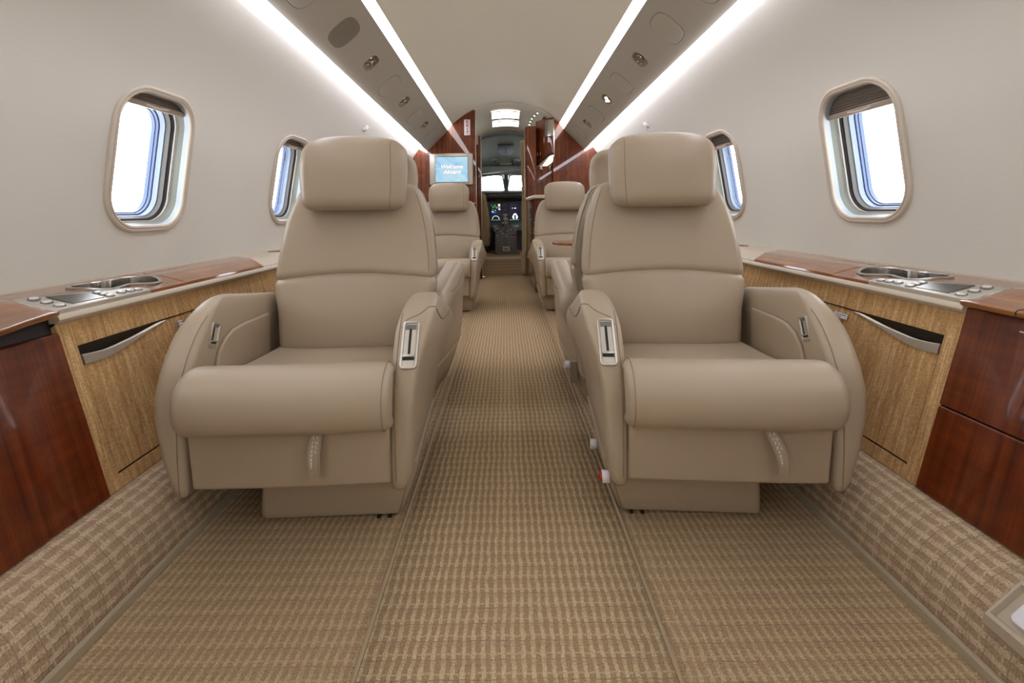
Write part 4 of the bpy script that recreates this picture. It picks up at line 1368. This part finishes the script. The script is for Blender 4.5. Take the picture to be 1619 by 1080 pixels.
mk('lower_lip', *ul(tube([(x, y - .003, zb(y) + .002) for x, y in bp[:13]], .007, 8)), 'wood_line', uc)
def sof(pts, d0, d1): return ul(loft([[(x, y, zb(y) + d0) for x, y in pts], [(x, y, zb(y) + d1) for x, y in pts]]))
mk('soffit', *sof(inset(bp, .008), -.006, .0), 'counter_cream', uc, smooth=False)
mk('soffit_light', *sof([(.375, 4.925), (.435, 4.78), (.470, 4.765), (.470, 4.86), (.42, 4.925)], -.011, -.006), 'sconce_glow', uc, smooth=False)
mir = G(); r0 = [(x, y - .002, 1.44) for x, y in bp[6:13]]; r1 = [(x, y - .002, 1.60) for x, y in bp[6:13]]
mir.add(*loft([r0, r1], closed=False)).add(*loft([[(x, y + .0015, z) for x, y, z in r0], [(x, y + .0015, z) for x, y, z in r1]], closed=False))
mk('mirror', *ul((mir.V, mir.F)), 'chrome', uc)
mk('mirror_edge', *ul(box(.470, .478, 4.738, 4.748, 1.235, 1.62)), 'chrome', uc, smooth=False)
for (x, y) in ((.325, 4.915), (.35, 4.88)):
    mk('cupboard_latch', *ul(tube([(x, y - .004, 1.262), (x, y - .012, 1.27), (x, y - .004, 1.295)], .004, 8)), 'chrome', uc)
for i, (x, y) in enumerate(((.35, 4.925), (.365, 4.93), (.45, 4.93))):
    tag(mk('hanging_hook', *tube([(x, y, zb(y) - .004), (x, y, zb(y) - .04), (x + .004, y - .008, zb(y) - .055), (x + .004, y - .016, zb(y) - .046)], .0045, 8), 'chrome'), 'small chrome hook hanging beneath the bow-fronted galley cupboard', 'hook', 'hooks under the galley cupboard')

# fold-out table by the far right seats
tb = thing('side_table', 'small wooden fold-out table at the far right beside the ledge', 'table', (.62, 2.92, .5))
pts = []
for i in range(25):
    a = PI/2 + PI * i / 24
    pts.append((-.22 + .13 * math.cos(a), .14 * math.sin(a)))
pts += [(.27, -.14), (.27, .14)]
mk('table_top', *slab(pts, -.008, .010, .006, 3), 'mahogany_top', tb, sharp=45)
mk('hinge_bracket', *box(.20, .285, -.06, .06, -.03, -.008), 'satin_silver', tb, smooth=False)

# floor frame with white plate at the lower right
mx = Vector((.733, .640, .103))
tx = Vector((.76, 0, .65)).normalized()
m = frame(mx, (0, 1, 0), tx)
if m.col[2].xyz.z < 0: m = frame(mx, (0, -1, 0), tx)
ff = thing('floor_frame', 'beige rectangular frame holding a white rounded plate on the right carpeted step', 'frame', mx)
m.translation = Vector((0, 0, 0))
mm = m @ Matrix.Translation(Vector((0, 0, .0)))
ow = [(.075, .041), (-.075, .041), (-.075, -.041), (.075, -.041)]
mk('frame', *xf(mm, hoop(ow, [(-.008, -.03), (-.008, .0), (.004, .014), (.011, .014), (.015, .004), (.015, -.03)])), 'beige_trim', ff, sharp=25)
mk('tray', *xf(mm, slab(inset(ow, .012), -.01, .0055)), 'beige_trim', ff, smooth=False)
pl = mk('plate', *xf(mm, slab(rrect(.108, .042, .008, 5), .005, .013, .003, 3)), 'white_plastic', ff, sharp=50)
mk('symbol', *xf(mm, slab([(-.018, -.004), (-.010, -.004), (-.010, .006), (-.018, .006)], .0125, .0134)), 'maroon_mark', pl, smooth=False)

# ------------------------------------------------------------------ vestibule and cockpit
def vest(Y):
    """half-section of the passage ceiling, from crown outwards"""
    t = (Y - Y1) / .25
    t = max(0, min(1, t))
    zc = 1.80 - .17 * (Y - Y1)
    pts = []
    x0, z0 = ceil_st(Y1)
    R = (x0**2 + (1.80 - z0)**2) / (2 * (1.80 - z0))
    for i in range(17):
        x = -.53 + 1.06 * i / 16
        za = 1.80 - (R - math.sqrt(R*R - x*x))
        zb = zc - .42 * (1 - math.sqrt(max(0, 1 - (x/.54)**2)))
        pts.append((x, za + (zb - za) * t))
    return pts
YV = 5.72
ysv = [Y1 + .001, Y1 + .06, Y1 + .12, Y1 + .19, Y1 + .25, 5.3, 5.5, YV]
rings = []
for Y in ysv:
    p = vest(Y); rings.append([(x, Y, z) for x, z in p] + [(x * 1.02, Y, z + .03) for x, z in p[::-1]])
struct(mk('ceiling_passage', *loft(rings), 'ceiling_vinyl', sharp=60), 'beige curved ceiling of the cockpit passage', 'ceiling')
for nm, s in (('wall_passage_left', -1), ('wall_passage_right', 1)):
    struct(mk(nm, *box(min(s*.53, s*.55), max(s*.53, s*.55), Y1 + .036, YV, .0, 1.62), 'ceiling_vinyl', smooth=False), 'side wall of the cockpit passage', 'wall')
for i, (ya, yb) in enumerate(((5.06, 5.25), (5.34, 5.50))):
    def zc(Y): return 1.80 - .17 * (Y - Y1) - .001
    rt = thing('ceiling_light', ['aft', 'forward'][i] + ' glowing white panel of the pair in the passage ceiling', 'light', (0, (ya+yb)/2, zc((ya+yb)/2)), 'passage ceiling light panels')
    c = Vector(rt.location)
    V = []
    rows = []
    for Y in (ya, yb):
        rows.append([Vector((x, Y, zc(Y) - .42*(1 - math.sqrt(1 - (x/.54)**2)) - .010 - (0 if abs(x) > .12 else .004))) - c for x in (-.150, -.13, -.07, 0, .07, .13, .150)])
    rows2 = [[v + Vector((0, 0, .014)) for v in r] for r in rows]
    mk('diffuser', *loft([rows[0] + rows2[0][::-1], rows[1] + rows2[1][::-1]]), 'ceiling_panel_glow', rt, sharp=30)
    fr = [Vector(v) for v in (rows[0][0], rows[0][-1], rows[1][-1], rows[1][0])]
    mk('rim', *tube([v + Vector((0, 0, .004)) for v in rows[0] + rows[1][::-1]], .005, 6, closed=True), 'lamp_cup', rt)
for k, (px, Y) in enumerate(((.266, 5.33), (.272, 5.23), (.283, 5.13), (.305, 5.04), (.332, 4.95))):
    p = vest(Y); zz = next(p[i][1] + (p[i+1][1] - p[i][1]) * (px - p[i][0]) / (p[i+1][0] - p[i][0]) for i in range(16) if p[i][0] <= px <= p[i+1][0])
    rt = thing('downlight', ['lowest', 'second lowest', 'middle', 'second highest', 'highest'][k] + ' of five tiny chrome downlights above the galley', 'light', (px, Y, zz - .002), 'tiny downlights above the galley')
    mr = frame((0, 0, 0), (0, 1, 0), (1, 0, -.35)); 
    if mr.col[2].xyz.z > 0: mr = frame((0, 0, 0), (0, -1, 0), (1, 0, -.35))
    mk('ring', *xf(mr, lathe([(.0, 0), (.013, 0), (.013, .006), (.009, .007), (0, .006)], 14)), 'chrome', rt)
    mk('bulb', *xf(mr, lathe([(0, .0062), (.007, .0064), (.004, .009), (0, .0095)], 12)), 'lamp_glow', rt)

# step up to the cockpit
def plane_uv(name, c0, ex, ey, w, h, mat):
    c0, ex, ey = Vector(c0), Vector(ex), Vector(ey)
    V = [c0, c0 + ex*w, c0 + ex*w + ey*h, c0 + ey*h]
    return V, [(0, 1, 2, 3)], [(0, 0), (w, 0), (w, h), (0, h)]
V, F, uv = plane_uv('x', (-.55, YF, 0), (1, 0, 0), (0, 0, 1), 1.1, .192, None)
NTRIM += 1
struct(mk('trim_%d' % NTRIM, V, F, 'carpet_runner', uv=uv, recalc=False), 'carpeted riser of the step up to the cockpit', 'step')
NTRIM += 1
struct(mk('trim_%d' % NTRIM, *box(-.55, .55, YF - .006, YF + .12, .184, .198), 'counter_cream', smooth=False), 'cream threshold plate on top of the cockpit step', 'trim')
V, F, uv = plane_uv('x', (-.9, YF + .12, .196), (1, 0, 0), (0, 1, 0), 1.8, 2.0, None)
struct(mk('floor_cockpit', V, F, 'carpet_side', uv=uv, recalc=False), 'dark carpeted cockpit floor', 'floor')
# cockpit shell
def shell_pts(Y):
    t = (Y - YV) / (6.75 - YV)
    zc = 1.62 - .40 * t; xw = .62
    pts = []
    for i in range(17):
        x = -xw + 2*xw*i/16
        pts.append((x, zc - .22 * (x/xw)**2))
    return pts
rings = []
for i in range(7):
    Y = YV - .015 + (6.72 - YV + .015) * i / 6
    p = shell_pts(Y); rings.append([(x, Y, z) for x, z in p] + [(x*1.02, Y, z + .04) for x, z in p[::-1]])
struct(mk('ceiling_cockpit', *loft(rings), 'grey_cockpit', sharp=60), 'sloping grey cockpit ceiling', 'ceiling')
for nm, s in (('wall_cockpit_left', -1), ('wall_cockpit_right', 1)):
    struct(mk(nm, *box(min(s*.62, s*.64), max(s*.62, s*.64), YV - .02, 6.9, .19, 1.45), 'grey_cockpit', smooth=False), 'grey side wall of the cockpit', 'wall')
NTRIM += 1
p = shell_pts(YV)
struct(mk('trim_%d' % NTRIM, *tube([(x, YV - .02, z - .012) for x, z in p], .014, 8), 'steel_blue'), 'grey arched rim where the cockpit ceiling begins', 'trim')
# windscreen: two panes with centre post
for i, s in enumerate((-1, 1)):
    root = bpy.data.objects.new('window_%d' % (9 + i), None); COL.objects.link(root)
    root.location = (s * .3, 6.62, 1.08)
    struct(root, '%s cockpit windscreen pane, bright white outside' % ('left' if s < 0 else 'right'), 'window')
    c = Vector(root.location)
    P = [(s*.022, 6.66, .975), (s*.58, 6.50, .965), (s*.56, 6.42, 1.16), (s*.12, 6.52, 1.20), (s*.045, 6.535, 1.185)]
    n_ = len(P)
    mk('pane', [Vector(p) - c for p in P], [tuple(range(n_))], 'pane_glass', root, smooth=False)
    ow = [Vector(p) - c for p in P]
    mk('window_frame', *tube(ow, .013, 8, closed=True), 'steel_blue', root)
NTRIM += 1
struct(mk('trim_%d' % NTRIM, *loft([[(-.028, 6.66, .95), (.028, 6.66, .95), (.022, 6.69, .95), (-.022, 6.69, .95)], [(-.030, 6.53, 1.19), (.030, 6.53, 1.19), (.03, 6.56, 1.19), (-.03, 6.56, 1.19)], [(-.12, 6.50, 1.235), (.12, 6.50, 1.235), (.1, 6.56, 1.25), (-.1, 6.56, 1.25)]]), 'steel_blue', sharp=30), 'grey centre post between the windscreen panes', 'trim')
NTRIM += 1
struct(mk('trim_%d' % NTRIM, *loft([[(-.64, 6.40, 1.17), (-.3, 6.47, 1.195), (0, 6.52, 1.205), (.3, 6.47, 1.195), (.64, 6.40, 1.17), (.64, 6.40, 1.30), (-.64, 6.40, 1.30)], [(-.64, 6.75, 1.19), (-.3, 6.75, 1.20), (0, 6.75, 1.205), (.3, 6.75, 1.20), (.64, 6.75, 1.19), (.64, 6.75, 1.36), (-.64, 6.75, 1.36)]]), 'grey_cockpit', smooth=False), 'grey header above the windscreen', 'trim')
# overhead items
oh = thing('overhead_panel', 'dark grey rounded panel with a black slot in the cockpit ceiling', 'panel', (0, 6.0, 1.50))
def ceil_m(x, Y):
    t = (Y - YV) / (6.75 - YV); z = 1.62 - .40*t - .22*(x/.62)**2
    m_ = frame((x, Y, z - .002), (1, 0, 0), (0, 1, -.40/1.03))
    if m_.col[2].xyz.z > 0: m_ = frame((x, Y, z - .002), (-1, 0, 0), (0, 1, -.40/1.03))
    return m_
def loc(root, m_): return Matrix.Translation(-Vector(root.location)) @ m_
m_ = ceil_m(0, 6.06)
mk('panel', *xf(loc(oh, m_), slab([(.095, -.13), (-.095, -.13), (-.10, .03), (-.075, .12), (-.03, .15), (.03, .15), (.075, .12), (.10, .03)], .0, .016, .005, 2)), 'steel_blue', oh, sharp=40)
mk('slot', *xf(loc(oh, m_), slab(rrect(.016, .20, .007, 3), .014, .020)), 'black_plastic', oh, smooth=False)
for s in (-1, 1):
    rt = thing('cockpit_vent', 'grey round overhead vent %s of the dark cockpit ceiling panel' % ('left' if s < 0 else 'right'), 'vent', (s * .14, 6.33, 1.37), 'cockpit ceiling vents')
    m_ = ceil_m(s * .145, 6.30)
    mk('ring', *xf(loc(rt, m_), lathe([(0, 0), (.045, 0), (.045, .015), (.036, .024), (0, .022)], 18)), 'vent_grey', rt)
    mk('nozzle', *xf(loc(rt, m_), lathe([(0, .020), (.018, .020), (.016, .032), (0, .032)], 14)), 'panel_grey', rt)
rt = thing('cockpit_dome_lamp', 'pale grey bar lamp above the windscreen post', 'lamp', (0, 6.45, 1.33))
m_ = ceil_m(0, 6.45)
mk('housing', *xf(loc(rt, m_), slab(rrect(.16, .09, .015, 4), 0, .028, .006, 2)), 'vent_grey', rt, sharp=45)
mk('compass', *xf(loc(rt, m_), slab([(x, y + .08) for x, y in rrect(.05, .04, .01, 3)], 0, .05, .004, 2)), 'black_plastic', rt, sharp=45)

struct(mk('wall_cockpit_front', *box(-.62, .62, 6.26, 6.28, .19, .96), 'dark_grey', smooth=False), 'dark bulkhead under the cockpit glareshield', 'wall')
# instrument panel
ip = thing('instrument_panel', 'black instrument panel with two lit displays below the windscreen', 'instrument panel', (0, 6.12, .20))
io = Vector(ip.location)
def il(VF): return [Vector(v) - io for v in VF[0]], VF[1]
mk('panel_body', *il(box(-.60, .60, 6.12, 6.22, .45, .83)), 'panel_grey', ip, smooth=False)
rings = [[(x, 6.00 + .03*(x/.6)**2, .845), (x, 5.985 + .03*(x/.6)**2, .87), (x, 6.0 + .03*(x/.6)**2, .935), (x, 6.10, .965), (x, 6.62, .965), (x, 6.62, .83), (x, 6.12, .825)] for x in [-.60 + 1.2*i/12 for i in range(13)]]
gs = mk('glareshield', *il(loft(rings)), 'black_plastic', ip, sharp=40)
g = G()
for k in range(13):
    x = -.20 + .034 * k
    g.add(*box(x - .010, x + .010, 5.984, 5.992, .895, .912))
V, F = il((g.V, g.F)); mk('glareshield_buttons', V, F, 'grey_plastic', gs, smooth=False)
def display(x0, x1, z0, z1):
    mk('display_bezel', *il(box(x0 - .012, x1 + .012, 6.106, 6.125, z0 - .012, z1 + .012)), 'dark_grey', ip, smooth=False)
    d = mk('display', *il(box(x0, x1, 6.1025, 6.107, z0, z1)), 'screen_dark', ip, smooth=False)
    return d
d1 = display(-.205, -.070, .580, .800)
d2 = display(.034, .175, .580, .800)
def marks(par, rects, mat, nm='readout'):
    g = G()
    for (x0, x1, z0, z1) in rects: g.add(*box(x0, x1, 6.1005, 6.1028, z0, z1))
    V, F = il((g.V, g.F)); mk(nm, V, F, mat, par, smooth=False)
marks(d1, [(-.107, -.080, .765, .795)], 'screen_yellow')
marks(d1, [(-.105, -.082, .735, .763), (-.180, -.150, .680, .690), (-.145, -.130, .682, .688)], 'screen_blue')
marks(d1, [(-.100, -.08, .72, .732), (-.19, -.165, .695, .70)], 'screen_white')
random.seed(3)
marks(d1, [(x, x + .008, z, z + .006) for x, z in [(random.uniform(-.195, -.12), random.uniform(.70, .79)) for _ in range(14)]] + [(-.19 + .02*k, -.182 + .02*k, .588, .594) for k in range(6)], 'screen_green')
def arcm(cx, cz, r, a0, a1, par, mat, w=.003):
    p = [(cx + r*math.cos(math.radians(a0 + (a1-a0)*i/20)), 6.1015, cz + r*math.sin(math.radians(a0 + (a1-a0)*i/20))) for i in range(21)]
    V, F = il(tube(p, w, 5)); mk('readout', V, F, mat, par)
arcm(-.138, .60, .043, 0, 180, d1, 'screen_white', .002)
arcm(.108, .625, .030, -30, 210, d2, 'screen_white', .004)
arcm(.108, .650, .018, 0, 180, d2, 'screen_white', .004)
marks(d2, [(.085, .097, .60, .64), (.119, .131, .60, .64), (.095, .122, .735, .742), (.07, .078, .735, .745)], 'screen_white')
marks(d2, [(.045 + .02*k, .054 + .02*k, .588, .594) for k in range(6)], 'screen_green')
mk('standby_display', *il(box(-.045, .008, 6.105, 6.122, .755, .80)), 'screen_dark', ip, smooth=False)
mk('standby_display', *il(box(-.045, .008, 6.105, 6.122, .69, .735)), 'screen_dark', ip, smooth=False)
for z in (.655, .61):
    mk('gear_handle', *il(box(-.045, .012, 6.09, 6.122, z - .004, z + .006)), 'button_silver', ip, smooth=False)
mk('gear_lever', *il(box(-.022, -.010, 6.07, 6.122, .585, .66)), 'button_silver', ip, smooth=False)
mk('chart_shelf', *il(box(-.06, .02, 6.05, 6.12, .545, .562)), 'white_plastic', ip, smooth=False)
for x0 in (-.21, .05):
    kp = mk('keypad', *il(box(x0, x0 + .12, 6.04, 6.12, .46, .53)), 'panel_grey', ip, smooth=False)
    mk('keypad_screen', *il(box(x0 + .02, x0 + .10, 6.035, 6.041, .505, .525)), 'pale_blue_screen', kp, smooth=False)
    mk('keypad_lever', *il(box(x0 + .055, x0 + .068, 6.01, 6.04, .44, .515)), 'white_plastic', kp, smooth=False)
# centre pedestal
pe = thing('centre_pedestal', 'grey cockpit centre pedestal with knobs, red switch and slotted front', 'pedestal', (-.012, 5.60, .197))
po = Vector(pe.location)
def pl_(VF): return [Vector(v) - po for v in VF[0]], VF[1]
mk('body', *pl_(loft([[(-.135, 5.60, .200), (.112, 5.60, .200), (.112, 5.98, .200), (-.135, 5.98, .200)], [(-.135, 5.60, .385), (.112, 5.60, .385), (.112, 5.98, .516), (-.135, 5.98, .516)]])), 'panel_grey', pe, smooth=False)
g = G()
for k in range(3):
    for (x0, x1) in ((-.105, -.04), (.005, .085)):
        z = .365 - .032*k
        g.add(*box(x0, x1, 5.596, 5.601, z - .004, z + .004))
V, F = pl_((g.V, g.F)); mk('front_slots', V, F, 'slot_grey', pe, smooth=False)
mk('latch_plate', *pl_(box(-.048, .030, 5.592, 5.601, .235, .29)), 'satin_silver', pe, smooth=False)
mk('latch', *pl_(box(-.034, .016, 5.588, 5.593, .245, .275)), 'slot_grey', pe, smooth=False)
mk('kick_strip', *pl_(box(-.105, .085, 5.594, 5.601, .208, .214)), 'slot_grey', pe, smooth=False)
random.seed(5)
gk = {'panel_grey': G(), 'white_plastic': G(), 'slot_grey': G()}
for k in range(70):
    x, Y = random.uniform(-.125, .10), random.uniform(5.63, 5.96)
    z = .385 + (Y - 5.60) * .35
    gk[random.choice(['slot_grey', 'slot_grey', 'white_plastic', 'panel_grey'])].add(*box(x - .005, x + .005, Y - .006, Y + .006, z, z + .010))
for kk, nm in (('slot_grey', 'grey_knobs'), ('white_plastic', 'white_knobs'), ('panel_grey', 'dark_knobs')):
    V, F = pl_((gk[kk].V, gk[kk].F)); mk(nm, V, F, kk, pe, smooth=False)
mk('red_switch', *pl_(box(.035, .10, 5.66, 5.69, .408, .43)), 'red_plastic', pe, smooth=False)
mk('red_switch', *pl_(box(-.105, -.07, 5.80, 5.82, .455, .475)), 'red_plastic', pe, smooth=False)
for x in (-.02, .01):
    mk('throttle_lever', *pl_(tube([(x, 5.95, .50), (x, 5.90, .56), (x, 5.88, .60)], [.008, .009, .013], 8)), 'button_silver', pe)
# pilot seat seen past the door
ps = thing('pilot_seat', 'beige pilot seat at the left of the cockpit, partly hidden by the door', 'seat', (-.39, 5.85, .197))
mk('backrest', *rbox((0, -.12, .40), (.19, .05, .32), .04, 8, lambda p: Vector((p.x * (1 - .25 * max(0, p.z/.32)), p.y - .05 * p.z / .32, p.z))), 'curtain_cloth', ps, sharp=None)
mk('seat_cushion', *rbox((0, .1, .18), (.20, .20, .06), .04, 8), 'curtain_cloth', ps, sharp=None)
mk('armrest', *rbox((.20, .0, .31), (.022, .14, .022), .018, 6), 'dark_grey', ps, sharp=None)
mk('base', *box(-.15, .15, -.10, .2, .003, .13), 'black_plastic', ps, smooth=False)
mk('side_lever', *tube([(.205, -.12, .10), (.21, -.13, .22), (.205, -.10, .30)], .012, 8), 'black_plastic', ps)
# curtain tied beside the passage
cu = thing('curtain', 'gathered tan curtain tied back at the right of the cockpit opening', 'curtain', (.185, 5.12, .02))
rings = []
for i in range(41):
    z = .03 + 1.42 * i / 40
    pin = min(abs(z - .94), abs(z - .24))
    w = .034 - .012 * math.exp(-(pin / .05) ** 2) - (.006 if z < .2 else 0)
    cx_ = .012 * math.sin(z * 2.0) - (.012 if z < .25 else 0)
    rings.append([(cx_ + (w + .005 * math.cos(5 * 2*PI*k/40)) * math.cos(2*PI*k/40), (.022 + .005 * math.cos(5 * 2*PI*k/40)) * math.sin(2*PI*k/40), z - .02) for k in range(40)])
mk('cloth', *loft(rings), 'curtain_cloth', cu, sharp=None)
for z in (.94, .24):
    cx_ = .012 * math.sin(z * 2.0) - (.012 if z < .25 else 0)
    mk('tieback', *xf(Matrix.Translation(Vector((cx_, 0, z - .04))), loft([[((.036 if k2 else .030) * math.cos(2*PI*k/24), (.030 if k2 else .026) * math.sin(2*PI*k/24), zz) for k in range(24)] for zz, k2 in ((0, 0), (.004, 1), (.036, 1), (.04, 0))])), 'curtain_cloth', cu)

# ------------------------------------------------------------------ light, world, camera
w = bpy.data.worlds.new('World'); S.world = w; w.use_nodes = True
bg = w.node_tree.nodes['Background']
bg.inputs[0].default_value = (0.96, 0.98, 1.0, 1); bg.inputs[1].default_value = 5.0

cam = bpy.data.cameras.new('Camera')
co = bpy.data.objects.new('Camera', cam); COL.objects.link(co)
cam.sensor_width = 36.0
cam.lens = 36.0 * 760.0 / 1619.0
cam.shift_x = (809.5 - 800.0) / 1619.0
cam.shift_y = -(540.0 - 335.0) / 1619.0
cam.clip_start = .02
co.location = (-.007, 0, .693)
co.rotation_euler = (math.radians(90), 0, 0)
co.matrix_world = Matrix.Translation(co.location) @ Matrix.Rotation(math.radians(90), 4, 'X') @ Matrix.Rotation(math.radians(-.7), 4, 'Z')
S.camera = co
S.view_settings.view_transform = 'Standard'
S.view_settings.look = 'None'
S.view_settings.gamma = 1.0
S.view_settings.use_curve_mapping = False
S.view_settings.exposure = 0.8
